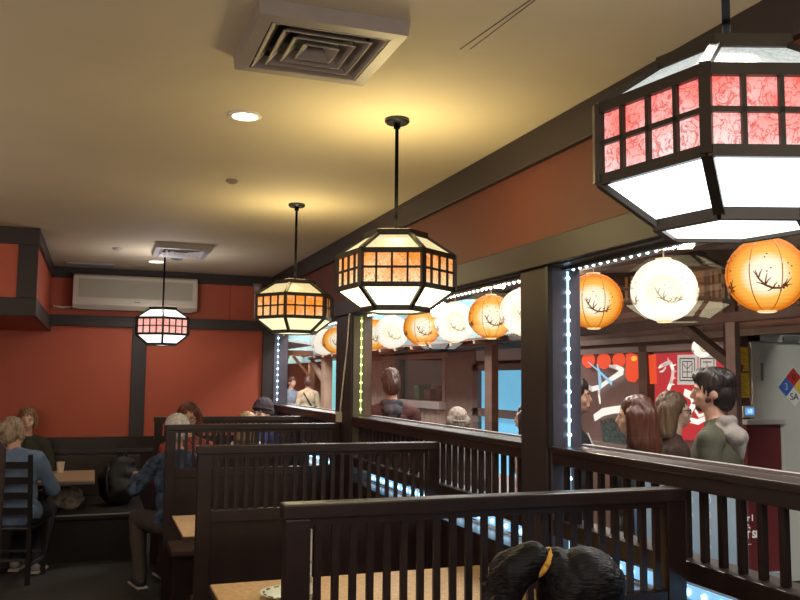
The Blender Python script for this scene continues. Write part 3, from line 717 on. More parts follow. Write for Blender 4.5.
# ---- end wall with the door
YD = 5.8
b = BM(); box(b, (XF - .06, YD, 0), (XF + .07, YD + .15, 2.13)); box(b, (XF - .06, YD, 2.13), (9.5, YD + .15, 4)); struct('wall_door', b, BRND)
b = BM(); box(b, (XF + .07, YD + .02, 0), (9.5, YD + .15, 2.13)); struct('wall_door_surround', b, mat('door_wall_pale', (.50, .50, .44), .6))
b = BM(); box(b, (5.285, YD - .03, 0), (5.375, YD + .02, 2.12)); box(b, (5.285, YD - .03, 2.055), (6.55, YD + .02, 2.12)); box(b, (6.46, YD - .03, 0), (6.55, YD + .02, 2.055))
dr = struct('door_1', b, mat('door_frame_pale', (.52, .52, .46), .5))
b = BM(); box(b, (5.38, YD - .005, .02), (6.455, YD + .02, 2.05)); obj('door_leaf', b, mat('door_pale_sage', (.55, .56, .50), .45, var=.04, vscale=2), dr, bevel=.003)
for z in (1.72, .4):
    b = BM(); box(b, (5.372, YD - .04, z), (5.392, YD - .004, z + .15)); obj('hinge', b, mat('hinge_steel', (.3, .3, .29), .35, metal=.8), dr)
b = BM(); box(b, (5.62, YD - .05, 2.065), (5.80, YD - .02, 2.115)); obj('door_closer', b, mat('closer_grey', (.25, .25, .24), .4, metal=.5), dr, bevel=.008)
b = BM(); cyl(b, (6.38, YD - .06, 1.05), (6.38, YD - .005, 1.05), .03); obj('door_handle', b, mat('hinge_steel', (.3, .3, .29)), dr, True)

# hazard diamond on the door
c = (pY(776, 387, YD) + pY(804, 386, YD)) / 2
c = V((pY(793, 387, YD).x, YD - .008, pY(793, 387, YD).z))
t = thing('hazard_sign', 'red blue yellow and white hazard diamond sign on the pale door', 'sign', tuple(c))
hs = .172
def dia(nm, ox, oz, m):
    q = hs / 2 * .97
    bb = BM(); slab(bb, [V((ox - q, 0, oz)), V((ox, 0, oz - q)), V((ox + q, 0, oz)), V((ox, 0, oz + q))], (0, -.002, 0)); return obj(nm, bb, m, t)
b = BM(); slab(b, [V((-hs * 1.03, .002, 0)), V((0, .002, -hs * 1.03)), V((hs * 1.03, .002, 0)), V((0, .002, hs * 1.03))], (0, -.0015, 0)); obj('backing', b, WHITEP, t)
dia('red_panel', 0, hs / 2, mat('nfpa_red', (.45, .03, .03), .5)); dia('blue_panel', -hs / 2, 0, mat('nfpa_blue', (.03, .12, .45), .5))
dia('yellow_panel', hs / 2, 0, mat('nfpa_yellow', (.75, .50, .05), .5)); dia('white_panel', 0, -hs / 2, mat('nfpa_white', (.75, .75, .72), .5))
RX = Matrix.Rotation(PI / 2, 4, 'X')
INK = mat('ink_black', (.02, .02, .02), .6)
text('lettering', 'SA', .085, Matrix.Translation((0, -.0035, -hs / 2)) @ RX, INK, t)
text('lettering', '0', .085, Matrix.Translation((0, -.0035, hs / 2)) @ RX, INK, t)
text('lettering', '3', .085, Matrix.Translation((-hs / 2, -.0035, 0)) @ RX, mat('nfpa_pale', (.55, .65, .8), .5), t)
text('lettering', '1', .085, Matrix.Translation((hs / 2, -.0035, 0)) @ RX, INK, t)

# yellow notices, thermostat
YEL = mat('yellow_paper', (.78, .52, .03), .6)
for z0, z1, lab in ((1.80, 2.005, 'upper yellow printed notice on the brown strip by the pale door'), (1.575, 1.785, 'lower yellow printed notice on the brown strip by the pale door')):
    t = thing('notice', lab, 'notice', (5.205, YD - .006, z0))
    b = BM(); box(b, (-.06, -.003, 0), (.06, .003, z1 - z0)); obj('paper', b, YEL, t)
    b = BM()
    for k in range(9):
        w = .045 - .02 * ((k * 7) % 3) / 2
        box(b, (-.045, -.005, .02 + k * .0195), (-.045 + 2 * w, -.003, .026 + k * .0195))
    obj('print_line', b, mat('notice_print', (.40, .25, .02), .6), t)
t = thing('thermostat', 'small white thermostat with blue screen beside the door', 'thermostat', (5.235, YD - .005, 1.455))
b = BM(); box(b, (-.07, -.03, -.05), (.055, 0, .05)); obj('case', b, WHITEP, t, bevel=.008)
b = BM(); box(b, (-.045, -.033, -.025), (.045, -.03, .035)); obj('screen', b, glow('blue_screen', (.12, .42, .9), 1.0), t)
text('lettering', '68', .05, Matrix.Translation((0, -.035, .005)) @ RX, mat('screen_pale', (.6, .8, 1), .5, emit=(.7, .9, 1), estr=1), t)

# red menu stand with cap and words
t = thing('sign_stand', 'dark red sign stand with white lettering and pale cap beside the door', 'sign', (5.24, 5.62, 0))
RED = mat('sign_dark_red', (.16, .022, .026), .5)
b = BM(); box(b, (-.20, -.03, .17), (.15, .03, 1.36)); obj('board', b, RED, t)
b = BM(); box(b, (-.22, -.06, 1.36), (.20, .05, 1.40)); obj('cap', b, mat('sign_cap', (.62, .62, .56), .5), t, bevel=.006)
b = BM(); box(b, (.15, -.035, .17), (.185, .035, 1.36)); obj('edge_post', b, mat('sign_cap', (.62, .62, .56)), t)
b = BM(); box(b, (-.24, -.18, 0), (.22, .18, .05)); box(b, (-.2, -.06, .05), (.18, .06, .17)); obj('base', b, mat('sign_base', (.35, .38, .42), .5), t, bevel=.008)
WH = mat('sign_white', (.75, .72, .7), .5, emit=(.9, .85, .85), estr=.25)
def words_(s, px, py, size, bold=.002):
    p = pY(px, py, 5.585); text('lettering', s, size, Matrix.Translation((p.x - 5.24, -.034, p.z)) @ RX, WH, t, align='LEFT', bold=bold)
words_('or l', 743.5, 518.5, .068, .002); words_('ne,', 742.5, 526, .068, .002); words_('ST SI', 742, 535.5, .078, .003); words_('- - - - -', 743, 544.5, .03)

# frosted queue barrier with scroll ornament
t = thing('queue_barrier', 'frosted pale blue panel with white scrolls behind the railing balusters', 'barrier', (2.62, 2.75, 0))
BX = 2.62
y1 = pX(684, 500, BX).y; y0 = pX(741, 500, BX).y
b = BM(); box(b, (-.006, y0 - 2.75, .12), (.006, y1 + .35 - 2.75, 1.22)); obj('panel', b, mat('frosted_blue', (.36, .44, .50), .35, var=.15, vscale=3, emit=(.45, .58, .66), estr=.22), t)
b = BM()
for yy in (y0 - 2.75, y1 + .35 - 2.75): box(b, (-.02, yy - .012, 0), (.02, yy + .012, 1.23))
obj('post', b, mat('barrier_steel', (.35, .37, .4), .3, metal=.8), t)
b = BM(); box(b, (-.15, y0 - 2.77, 0), (.15, y0 - 2.73, .02)); box(b, (-.15, y1 + .33 - 2.75, 0), (.15, y1 + .37 - 2.75, .02)); obj('foot', b, mat('barrier_steel', (.35, .37, .4)), t)
b = BM()
for px in (692, 710):
    for py in (500, 516, 532, 548, 562):
        p = pX(px, py, BX) - V((2.62, 2.75, 0)); s = 1 if (py // 16) % 2 else -1
        tube(b, [V((-.009, p.y + s * .018 * math.cos(a) * (1 - a / 14), p.z + .022 * math.sin(a) * (1 - a / 14))) for a in [k * .6 for k in range(12)]], .0022, 6)
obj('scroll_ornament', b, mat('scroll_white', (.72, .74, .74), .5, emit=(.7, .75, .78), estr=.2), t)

# ---- shop window posters (on the plane XF)
def poly_poster(nm, pts, m, parent, off, o=None):
    bb = BM(); slab(bb, [pX(x, y, XF + .02 - off) - V(parent.location) for x, y in pts], (-.0012, 0, 0)); return obj(nm, bb, m, parent)
def ribbon(nm, strokes, m, parent, off):
    """brush strokes: lists of (x, y, width) photo points lying on the poster plane"""
    bb = BM()
    for st in strokes:
        c = [pX(x, y, XF + .02 - off) - V(parent.location) for x, y, w in st]
        sc_ = (pX(st[0][0] + 1, st[0][1], XF) - pX(*st[0][:2], XF)).length
        L_, R_ = [], []
        for i, p in enumerate(c):
            d = c[min(i + 1, len(c) - 1)] - c[max(i - 1, 0)]; n = V((0, -d.z, d.y)).normalized() * (st[i][2] / 2 * .0085)
            L_.append(p + n); R_.append(p - n)
        vs = [(bb.verts.new(a), bb.verts.new(b_)) for a, b_ in zip(L_, R_)]
        for a, b_ in zip(vs, vs[1:]): bb.faces.new((a[0], b_[0], b_[1], a[1]))
        r = bmesh.ops.extrude_face_region(bb, geom=bb.faces[:])
    me = bpy.data.meshes.new(nm); bmesh.ops.recalc_face_normals(bb, faces=bb.faces); bb.to_mesh(me); bb.free()
    return link(nm, me, m, parent)
PW = mat('poster_white', (.78, .76, .72), .5, emit=(.95, .93, .9), estr=.35)  # emission in the poster colours stands in for light falling on them
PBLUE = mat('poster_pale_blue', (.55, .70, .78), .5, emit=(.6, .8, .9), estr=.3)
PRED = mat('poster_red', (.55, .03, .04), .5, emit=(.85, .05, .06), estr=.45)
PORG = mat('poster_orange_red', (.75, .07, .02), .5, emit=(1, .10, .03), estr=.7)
b = BM(); box(b, (XF + .06, 5.93, 1.02), (XF + .08, 7.10, 2.06)); box(b, (XF + .06, 7.235, 1.02), (XF + .08, 8.6, 2.06))
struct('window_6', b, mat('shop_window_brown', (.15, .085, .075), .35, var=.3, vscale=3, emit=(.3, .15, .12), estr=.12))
b = BM(); box(b, (XF - .02, 5.93, 2.0), (XF + .06, 8.6, 2.06)); box(b, (XF - .02, 5.93, 1.0), (XF + .06, 8.6, 1.05)); struct('trim_33', b, mat('window_bar_grey', (.40, .33, .30), .5))

t = thing('shop_poster', 'shop window poster with red lantern shapes and white brush strokes', 'poster', (XF + .04, 7.9, 1.5))
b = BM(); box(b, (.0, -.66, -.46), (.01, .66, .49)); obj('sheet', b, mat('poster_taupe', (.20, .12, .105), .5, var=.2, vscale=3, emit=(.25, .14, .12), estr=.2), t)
def lan(cx, cy_, rx, ry): return [(cx + rx * math.cos(a), cy_ + ry * math.sin(a)) for a in [2 * PI * k / 20 for k in range(20)]]
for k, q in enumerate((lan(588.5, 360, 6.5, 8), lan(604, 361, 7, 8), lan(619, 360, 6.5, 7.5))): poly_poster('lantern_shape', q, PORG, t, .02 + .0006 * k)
poly_poster('lantern_shape', [(626, 354), (632, 353), (638, 356), (638.5, 378), (635, 382.5), (628, 381), (625.5, 376)], PORG, t, .022)
poly_poster('lantern_glow', lan(634, 358.5, 3, 2.5), mat('poster_amber', (1, .4, .05), .5, emit=(1, .45, .05), estr=1), t, .024)
ribbon('brush_stroke', [[(582, 381, 4), (586, 386, 6), (592, 389, 7), (600, 387, 6), (608, 381, 6), (616, 376, 7), (622, 372, 8), (623, 368, 5)], [(623, 370, 6), (616, 367, 6), (609, 366, 3)],
                        [(599, 389, 6), (599, 395, 5), (600, 402, 4), (600, 404, 2)]], PW, t, .026)
ribbon('brush_stroke', [[(597, 364, 2), (599, 372, 6), (600, 381, 7), (600, 389, 6)], [(588, 362, 1.2), (600, 372, 3), (612, 384, 5)]], PBLUE, t, .028)
ribbon('brush_stroke', [[(594, 418, 9), (603, 412, 10), (613, 410, 9), (622, 409, 9)]], PW, t, .026)
poly_poster('green_panel', [(600, 420), (624, 416), (626, 444), (603, 442)], mat('poster_green_grey', (.10, .15, .14), .5, var=.6, vscale=30), t, .022)

t = thing('shop_poster', 'shop window poster in red with white dragon and square seal marks', 'poster', (XF + .04, 6.5, 1.5))
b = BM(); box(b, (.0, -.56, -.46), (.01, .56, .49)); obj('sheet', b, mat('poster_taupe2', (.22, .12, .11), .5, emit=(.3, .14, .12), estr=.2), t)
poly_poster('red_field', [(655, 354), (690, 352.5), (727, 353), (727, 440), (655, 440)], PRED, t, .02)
poly_poster('orange_corner', [(648.5, 355), (656, 354), (657, 384), (650, 384)], PORG, t, .0215)
# dragon neck, head, spine
ribbon('dragon_mark', [[(668, 390, 5), (670.5, 384, 5.5), (672.5, 377, 5.5), (673, 370, 5.5), (671, 364, 5.5), (667.5, 361, 5)], [(670, 362, 5), (665, 364, 5), (661, 366, 4), (658.5, 368, 2)],
                       [(666, 367, 3), (663, 371, 2.5), (659.5, 372, 1)], [(668, 361, 2), (668, 357.5, 1)], [(673, 372, 2), (676.5, 371, 1)], [(673, 378, 2), (676, 378, 1)], [(671, 384, 2), (674.5, 384.5, 1)], [(672.5, 366, 2), (676, 364.5, 1)]], PW, t, .023)
def frame_strokes(x0, y0, x1, y1, w): return [[(x0, y0, w), (x1, y0, w)], [(x0, y1, w), (x1, y1, w)], [(x0, y0, w), (x0, y1, w)], [(x1, y0, w), (x1, y1, w)]]
poly_poster('seal_plate', [(677.5, 355), (697.5, 354.5), (697.5, 385), (677.5, 384.5)], PW, t, .022)
poly_poster('seal_plate', [(698.5, 354.5), (716, 354.5), (716, 385), (698.5, 385)], PW, t, .022)
PR2 = mat('seal_ink', (.30, .05, .05), .5)
ribbon('seal_mark', frame_strokes(680, 358.5, 694.5, 380.5, 1.2) + frame_strokes(682.5, 361.5, 692, 377.5, 1.0) + [[(683, 364, 1), (687.3, 369, 1), (691.5, 364, 1)], [(687.3, 362, 1), (687.3, 377, 1)], [(683, 372, 1), (691.5, 372, 1)]], PR2, t, .024)
ribbon('seal_mark', frame_strokes(700.5, 358.5, 714, 380.5, 1.2) + [[(703, 362, 1), (711.5, 362, 1)], [(703, 368, 1), (711.5, 368, 1)], [(703, 374, 1), (711.5, 374, 1)], [(707, 361, 1), (707, 379, 1)]], PR2, t, .024)
ribbon('dragon_mark', [[(684, 392, 8), (692, 396, 10), (694, 404, 9), (690, 411, 7)], [(695, 410, 3), (699, 416, 4), (704, 414, 3)], [(690, 420, 6), (698, 422, 6), (706, 418, 5)]], PW, t, .023)

# ---- paper lanterns
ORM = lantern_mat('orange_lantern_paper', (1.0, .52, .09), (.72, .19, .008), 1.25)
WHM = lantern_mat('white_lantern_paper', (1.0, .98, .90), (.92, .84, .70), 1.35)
RIB = mat('lantern_rib', (.42, .12, .01), .6, emit=(.8, .22, .01), estr=.35)
BRA = mat('lantern_branch', (.28, .08, .01), .6, emit=(.4, .1, .0), estr=.12)
BRW = mat('lantern_branch_pale', (.45, .36, .22), .6, emit=(.8, .7, .5), estr=.35)
def lantern(label, y, kind, x=2.5, z=2.13, r=.153, top=2.6, group='round paper lanterns strung along the windows', turn=0.):
    t = thing('paper_lantern', label, 'lantern', (x, y, z), 0, group)
    b = BM(); prof = []
    n = 26
    for i in range(n + 1):
        a = PI * (.06 + .88 * i / n); prof.append(((r * (1 + .006 * (1 if i % 2 else -1))) * math.sin(a), -r * .97 * math.cos(a)))
    lathe(b, prof, 40); obj('shade', b, ORM if kind == 'O' else WHM, t, True)
    b = BM(); lathe(b, [(r * .19, -r * .99), (r * .24, -r * .97), (r * .24, -r * .93), (r * .19, -r * .93), (r * .19, -r * .99)], 24); lathe(b, [(r * .19, r * .93), (r * .24, r * .93), (r * .24, r * .99), (r * .19, r * .99), (r * .19, r * .93)], 24)
    obj('ring', b, glow('lantern_ring', (1, .8, .45), .8), t, auto=True)
    b = BM(); cyl(b, (0, 0, r * .95), (0, 0, top - z), .0035, seg=8); obj('cord', b, mat('lantern_cord', (.4, .36, .3), .6), t)
    base = math.atan2(-y, -x) + turn
    if kind == 'O':
        b = BM()
        for k in range(8):
            a = base + PI / 8 + k * PI / 4
            tube(b, [V((1.003 * r * math.sin(u) * math.cos(a), 1.004 * r * math.sin(u) * math.sin(a), -r * .97 * math.cos(u))) for u in [PI * (.07 + .86 * i / 16) for i in range(17)]], .0021, 6)
        obj('rib', b, RIB, t, True)
    b = BM()
    def S(a, e): return V((r * 1.006 * math.cos(e) * math.cos(base + a), r * 1.006 * math.cos(e) * math.sin(base + a), r * .975 * math.sin(e)))
    rnd = random.Random(int(y * 100))
    for a0 in (0.0, PI / 2, PI, -PI / 2):
        a0 += .25
        main = [(a0 - .50, .02), (a0 - .43, -.20), (a0 - .28, -.38), (a0 - .08, -.47), (a0 + .12, -.47), (a0 + .24, -.40), (a0 + .27, -.22)]
        tube(b, [S(*q) for q in main], [.0015, .003, .0042, .0046, .0042, .003, .0015], 6)
        for (i, da, de) in ((1, -.12, .20), (1, .10, .24), (2, -.22, .08), (2, .06, .30), (2, .16, .20), (3, .10, .16), (4, .26, .10), (4, .05, -.10), (5, .16, .22), (5, .20, .04), (3, -.14, -.08)):
            q = main[i]; tube(b, [S(*q), S(q[0] + da * .5, q[1] + de * .6), S(q[0] + da, q[1] + de)], [.0030, .0022, .001], 6)
        for k_ in range(9):
            aa, ee = a0 + .18 + rnd.uniform(-.12, .12), -.42 + rnd.uniform(-.06, .10)
            bmesh.ops.create_icosphere(b, subdivisions=1, radius=rnd.uniform(.003, .006), matrix=Matrix.Translation(S(aa, ee)))
        for _ in range(7):
            aa, ee = a0 + rnd.uniform(-.45, .45), rnd.uniform(-.1, .5)
            bmesh.ops.create_icosphere(b, subdivisions=1, radius=.0035, matrix=Matrix.Translation(S(aa, ee)))
    obj('branch_print', b, BRA if kind == 'O' else BRW, t, True)
    return t
seq = [(2.641, 'O', 'orange paper lantern, largest, hung beside the red-paned pendant lamp'), (3.283, 'W', 'white paper lantern, larger, between two orange ones over the queue'), (3.88, 'O', 'orange paper lantern cut by the lit jamb over the auburn-haired woman'),
       (4.66, 'W', 'white paper lantern half hidden by the wide dark post'), (5.129, 'O', 'orange paper lantern, larger one in the middle window'), (5.736, 'W', 'white paper lantern between the two orange ones in the middle window'),
       (6.41, 'O', 'orange paper lantern, smaller one in the middle window'), (7.153, 'W', 'white paper lantern directly above the maroon-jacketed man'), (7.69, 'O', 'orange paper lantern tight against the yellow green lit jamb'),
       (9.03, 'O', 'orange paper lantern at the edge of the far window'), (9.55, 'W', 'white paper lantern in the far window')]
for y, k, lab in seq: lantern(lab, y, k)
lantern('small cream round lantern under the brace by the shop poster', 5.75, 'W', 4.75, 1.99, .085, 2.2, None)

# ------------------------------------------------------------------ people
SKINS = {}
def skin(c): return mat('skin_%d_%d' % (int(c[0] * 100), int(c[2] * 100)), c, .5, var=.06, vscale=20)
def hairm(c): return mat('hair_%d_%d_%d' % tuple(int(v * 1000) for v in c), c, .38, var=.45, vscale=30, stretch=(3, 3, .35), bump=.35, bscale=70)
def cloth(nm, c, **k): return mat('cloth_' + nm, c, .85, var=k.get('var', .15), vscale=k.get('vs', 12), bump=.25, bscale=k.get('bs', 90))
FAIR = (.62, .36, .26); PALE = (.70, .45, .34)

def person(label, loc, face, h=1.72, pose='stand', seat=.45, sk=FAIR, hair=(.03, .02, .015), style='short', top=('grey', (.2, .2, .2)), pants=('dark', (.02, .02, .025)),
           shoe=(.02, .02, .02), head_yaw=0., head_pitch=0., lean=0., arms=None, legs=None, slim=1., voxel=.0095, glasses=None, hood=None, beanie=None, detail=True, sleeves=True, extra=None, topname='sweater', group=None, side=0., hood_s=1.):
    """face: compass direction the body faces, as a vector (dx, dy)"""
    s = h / 1.75
    hip = .93 * s if pose == 'stand' else seat + .09 * s
    t = thing('person', label, 'person', (loc[0], loc[1], 0), math.atan2(-face[0], face[1]), group)
    H = V((0, 0, hip))
    LM = Matrix.Translation(H) @ Matrix.Rotation(side, 4, 'Y') @ Matrix.Rotation(-lean, 4, 'X') @ Matrix.Scale(s, 4)          # hip space -> thing space for the torso
    nk = Matrix.Translation((0, .02, .58)); HM = LM @ nk @ Matrix.Rotation(head_yaw, 4, 'Z') @ Matrix.Rotation(head_pitch, 4, 'X') @ nk.inverted()
    SM = Matrix.Translation(H) @ Matrix.Scale(s, 4)
    w = slim
    if arms is None:
        arms = [((.24, -.03, .15), (.25, .07, -.09)), ((.24, -.03, .15), (.25, .07, -.09))] if pose == 'stand' else [((.25, .08, .18), (.13, .36, .19)), ((.25, .08, .18), (.13, .36, .19))]
    if legs is None:
        ank = -(hip - .085 * s) / s
        legs = [((.10, .02, -.43), (.10, -.02, ank)), ((.09, .03, -.43), (.09, .03, ank))] if pose == 'stand' else [((.11, .43, -.02), (.11, .40, ank)), ((.11, .43, -.02), (.11, .36, ank))]
    def torso(b, g):
        ell(b, (0, 0, .0), (.165 * w + g, .115 + g, .13 + g), LM); ell(b, (0, .005, .16), (.142 * w + g, .105 + g, .15 + g), LM)
        ell(b, (0, .005, .33), (.165 * w + g, .115 + g, .17 + g), LM); caps(b, (-.135 * w, -.005, .44), .062 + g, (.135 * w, -.005, .44), .062 + g, LM)
        caps(b, (0, -.01, .40), .08 + g, (0, .0, .50), .054 + g, LM)
        for q in (-1, 1): caps(b, (q * .02, -.012, .525 - .6 * g), .045 + g * .6, (q * .13 * w, -.008, .452), .052 + g, LM)
    def arm(b, g, i, full=True):
        sx = -1 if i == 0 else 1
        e, wr = V(arms[i][0]), V(arms[i][1]); e.x *= sx; wr.x *= sx
        sh = V((sx * .18 * w, -.005, .435))
        caps(b, sh, .054 + g, e, .043 + g, LM)
        if full: caps(b, e, .041 + g, wr.lerp(e, .0 if g == 0 else .04), .027 + g * 1.1, LM)
        return e, wr, sx
    def leg(b, g, i):
        sx = -1 if i == 0 else 1
        k, a = V(legs[i][0]), V(legs[i][1]); k.x *= sx; a.x *= sx
        caps(b, (sx * .085, 0, -.02), .088 + g, k, .058 + g, SM); caps(b, k, .057 + g, k.lerp(a, .35), .055 + g, SM); caps(b, k.lerp(a, .35), .054 + g, a, .036 + g * 1.4, SM)
        return k, a, sx
    # ---- body
    b = BM(); torso(b, 0)
    for i in (0, 1):
        e, wr, sx = arm(b, 0, i)
        d = (wr - e).normalized(); side = V((sx, 0, 0)) - d * d.x * sx; side = side.normalized() if side.length > .2 else V((0, 0, 1)); nrm = d.cross(side)
        palm = wr + d * .05
        caps(b, wr + d * .01, .026, wr + d * .03, .024, LM)
        for f, (off, ln) in enumerate(((-.030, .062), (-.010, .074), (.010, .070), (.029, .054))):
            r0 = wr + d * .075 + side * off * .8; k1 = r0 + d * ln * .55 + side * off * .25 + nrm * .004 * sx; k2 = k1 + d * ln * .4 - nrm * .018 * -sx
            caps(b, wr + d * .02 + side * off * .5, .014, r0, .0105, LM); caps(b, r0, .0098, k1, .0088, LM); caps(b, k1, .0088, k2, .0075, LM)
        tb = wr + d * .03 - side * .024; caps(b, tb, .013, tb - side * .026 + d * .03, .0105, LM); caps(b, tb - side * .026 + d * .03, .0105, tb - side * .030 + d * .058, .0085, LM)
    for i in (0, 1):
        k, a, sx = leg(b, 0, i); caps(b, a + V((0, -.02, -.03)), .038, a + V((0, .13, -.045)), .03, SM)
    caps(b, (0, -.012, .46), .060, (0, .015, .60), .056, HM)
    ell(b, (0, .022, .715), (.074, .094, .098), HM); ell(b, (0, .052, .652), (.056, .060, .062), HM); ell(b, (0, .088, .618), (.024, .02, .02), HM)   # skull, jaw, chin
    for sx in (-1, 1):
        ell(b, (sx * .040, .082, .672), (.024, .024, .024), HM); ell(b, (sx * .076, .008, .688), (.010, .022, .034), HM); ell(b, (sx * .030, .103, .722), (.026, .012, .010), HM)
    caps(b, (0, .112, .712), .010, (0, .128, .674), .0135, HM); caps(b, (-.014, .112, .640), .009, (.014, .112, .640), .009, HM)
    remeshed('body', b, skin(sk), t, voxel, 3)
    if detail:
        for sx in (-1, 1):
            b = BM(); ell(b, (sx * .031, .104, .704), (.013, .007, .006), HM, 12, 8); obj('eye', b, mat('eye_white', (.6, .57, .54), .3), t, True)
            b = BM(); ell(b, (sx * .031, .1095, .704), (.005, .003, .005), HM, 10, 8); obj('iris', b, mat('iris_dark', (.03, .02, .015), .2), t, True)
            b = BM(); caps(b, (sx * .018, .114, .722), .004, (sx * .046, .106, .724), .003, HM); obj('eyebrow', b, hairm(tuple(v * .7 for v in hair)), t, True)
        b = BM(); caps(b, (-.017, .119, .638), .005, (.017, .119, .638), .005, HM); ell(b, (0, .121, .636), (.012, .006, .006), HM, 10, 8); obj('mouth', b, mat('lip_rose', (.42, .15, .12), .45), t, True)
    # ---- clothes
    b = BM(); torso(b, .016)
    for i in (0, 1): arm(b, .014, i, sleeves)
    if pose == 'stand': caps(b, (-.07, 0, -.06), .125, (.07, 0, -.06), .125, LM)
    remeshed(topname, b, cloth(*top[:2], **(top[2] if len(top) > 2 else {})), t, voxel, 3, .006, (14, 14, 14))
    b = BM(); ell(b, (0, 0, .0), (.172 * w, .125, .115), SM)
    for i in (0, 1): leg(b, .014, i)
    remeshed('trousers', b, cloth(*pants[:2]), t, voxel, 3, .006, (12, 12, 10))
    for i in (0, 1):
        sx = -1 if i == 0 else 1
        a = V(legs[i][1]); a.x *= sx
        b = BM(); caps(b, a + V((0, -.025, -.025)), .046, a + V((0, .06, -.04)), .043, SM); caps(b, a + V((0, .06, -.042)), .042, a + V((0, .16, -.05)), .034, SM)
        so = remeshed('shoe', b, mat('shoe_%d_%d' % (int(shoe[0] * 100), int(shoe[2] * 100)), shoe, .5), t, .010, 2)
        b = BM(); f0 = SM @ (a + V((0, -.07, 0))); f1 = SM @ (a + V((0, .19, 0))); box(b, (f0.x - .045, f0.y, max(.001, f0.z - .086 * s)), (f0.x + .045, f1.y, max(.018, f0.z - .062 * s))); obj('sole', b, mat('sole_pale', (.45, .44, .42), .6), so, bevel=.006)
    # ---- hair
    hm = hairm(hair)
    b = BM()
    if style in ('short', 'long', 'mid', 'tied', 'bun', 'quiff'):
        ell(b, (0, .008, .735), (.086, .100, .094), HM); ell(b, (0, -.03, .69), (.083, .078, .098), HM)
        if style in ('short', 'quiff'): ell(b, (0, .02, .765), (.080, .094, .075), HM)
        if style == 'quiff':
            ell(b, (0, .055, .785), (.070, .068, .048), HM); ell(b, (0, -.01, .755), (.086, .102, .082), HM); ell(b, (0, -.045, .68), (.080, .06, .09), HM)
    if style == 'long':
        ell(b, (0, .0, .75), (.096, .104, .092), HM)
        for x, y, zz, r in ((-.07, -.03, .36, .05), (.07, -.03, .36, .05), (0, -.07, .33, .06), (-.088, .02, .44, .035), (.088, .02, .44, .035), (.04, -.075, .30, .05), (-.05, -.07, .28, .045)):
            caps(b, (x * .9, y * .8, .72), .052, (x * 1.12, y - .01, .55), .048, HM); caps(b, (x * 1.12, y - .01, .55), .048, (x * 1.2, y - .03, zz), r * .6, HM)
    if style == 'mid':
        ell(b, (0, .0, .75), (.095, .102, .09), HM)
        for x, y in ((-.078, -.03), (.078, -.03), (0, -.06), (-.084, -.005), (.084, -.005), (.05, -.05), (-.05, -.05)):
            caps(b, (x * .9, y * .8, .72), .05, (x * 1.15, y - .02, .55), .036, HM)
    if style == 'tied':
        ell(b, (0, .0, .745), (.094, .104, .095), HM); ell(b, (0, -.11, .74), (.05, .05, .055), HM)
        for x in (-.08, .08): caps(b, (x, .02, .72), .03, (x * 1.1, .03, .63), .016, HM)
    if style == 'balding':
        ell(b, (0, -.006, .735), (.094, .110, .100), HM); ell(b, (0, -.035, .70), (.092, .08, .09), HM)
    if style == 'bun': caps(b, (0, -.10, .72), .05, (0, -.15, .68), .055, HM)
    if style != 'none': ho = remeshed('hair', b, hm, t, .007, 2, .008, (70, 70, 10))
    if beanie:
        b = BM(); ell(b, (0, .008, .755), (.100, .116, .105), HM); caps(b, (-.05, -.02, .71), .062, (.05, -.02, .71), .062, HM)
        kn = remeshed('knit_hat', b, cloth('hat_%d' % int(beanie[0] * 1000), beanie, var=.4, vs=60, bs=160), t, .008, 2, .006, (60, 60, 20))
        b = BM()
        for k in range(28):
            a0, a1 = 2 * PI * k / 28, 2 * PI * (k + 1) / 28
            p0 = HM @ V((.094 * math.cos(a0), .012 + .112 * math.sin(a0), .735 - .02 * math.sin(a0) * -1)); p1 = HM @ V((.094 * math.cos(a1), .012 + .112 * math.sin(a1), .735 + .02 * math.sin(a1)))
            caps(b, p0, .014, p1, .014)
        obj('brim', b, cloth('hat_%d' % int(beanie[0] * 1000), beanie), kn, True)
    if glasses:
        b = BM()
        for sx in (-1, 1):
            ring = [HM @ V((sx * .033 + .022 * math.cos(a), .121, .700 + .017 * math.sin(a))) for a in [2 * PI * k / 16 for k in range(17)]]
            tube(b, ring, .0028, 6); tube(b, [HM @ V((sx * .055, .120, .706)), HM @ V((sx * .078, .08, .708)), HM @ V((sx * .082, .005, .705))], .0025, 6)
        tube(b, [HM @ V((-.012, .122, .704)), HM @ V((.012, .122, .704))], .0025, 6)
        obj('eyeglasses', b, mat('glasses_dark', glasses, .3), t, True)
    if hood:
        q = hood_s; QM = LM @ Matrix.Translation((0, -.03, .47)) @ Matrix.Scale(q, 4) @ Matrix.Translation((0, .03, -.47))
        b = BM(); ell(b, (0, -.075, .475), (.118, .050, .06), QM); caps(b, (-.095, -.03, .50), .036, (-.055, .070, .445), .028, QM); caps(b, (.095, -.03, .50), .036, (.055, .070, .445), .028, QM)
        caps(b, (-.075, -.055, .54), .036, (.075, -.055, .54), .036, QM); caps(b, (-.03, -.098, .455), .06, (0, -.118, .35), .022, QM); caps(b, (.03, -.098, .455), .06, (0, -.118, .35), .022, QM)
        remeshed('hood', b, cloth('hood_%d' % int(hood[0] * 100), hood), t, .009, 3, .006, (14, 14, 14))
    if extra: extra(t, LM, HM, SM)
    return t

def dirv(px, py=390):      # compass direction of a photo column
    d = ray(px, py); return V((d.x, d.y)).normalized()
def at(px, py, depth):
    d = ray(px, py); return V((d.x * depth, d.y * depth))
RIGHT = V((cy, -sy)); FWD = V((sy, cy))
def mixdir(r, f): v = RIGHT * r + FWD * f; return (v.x, v.y)

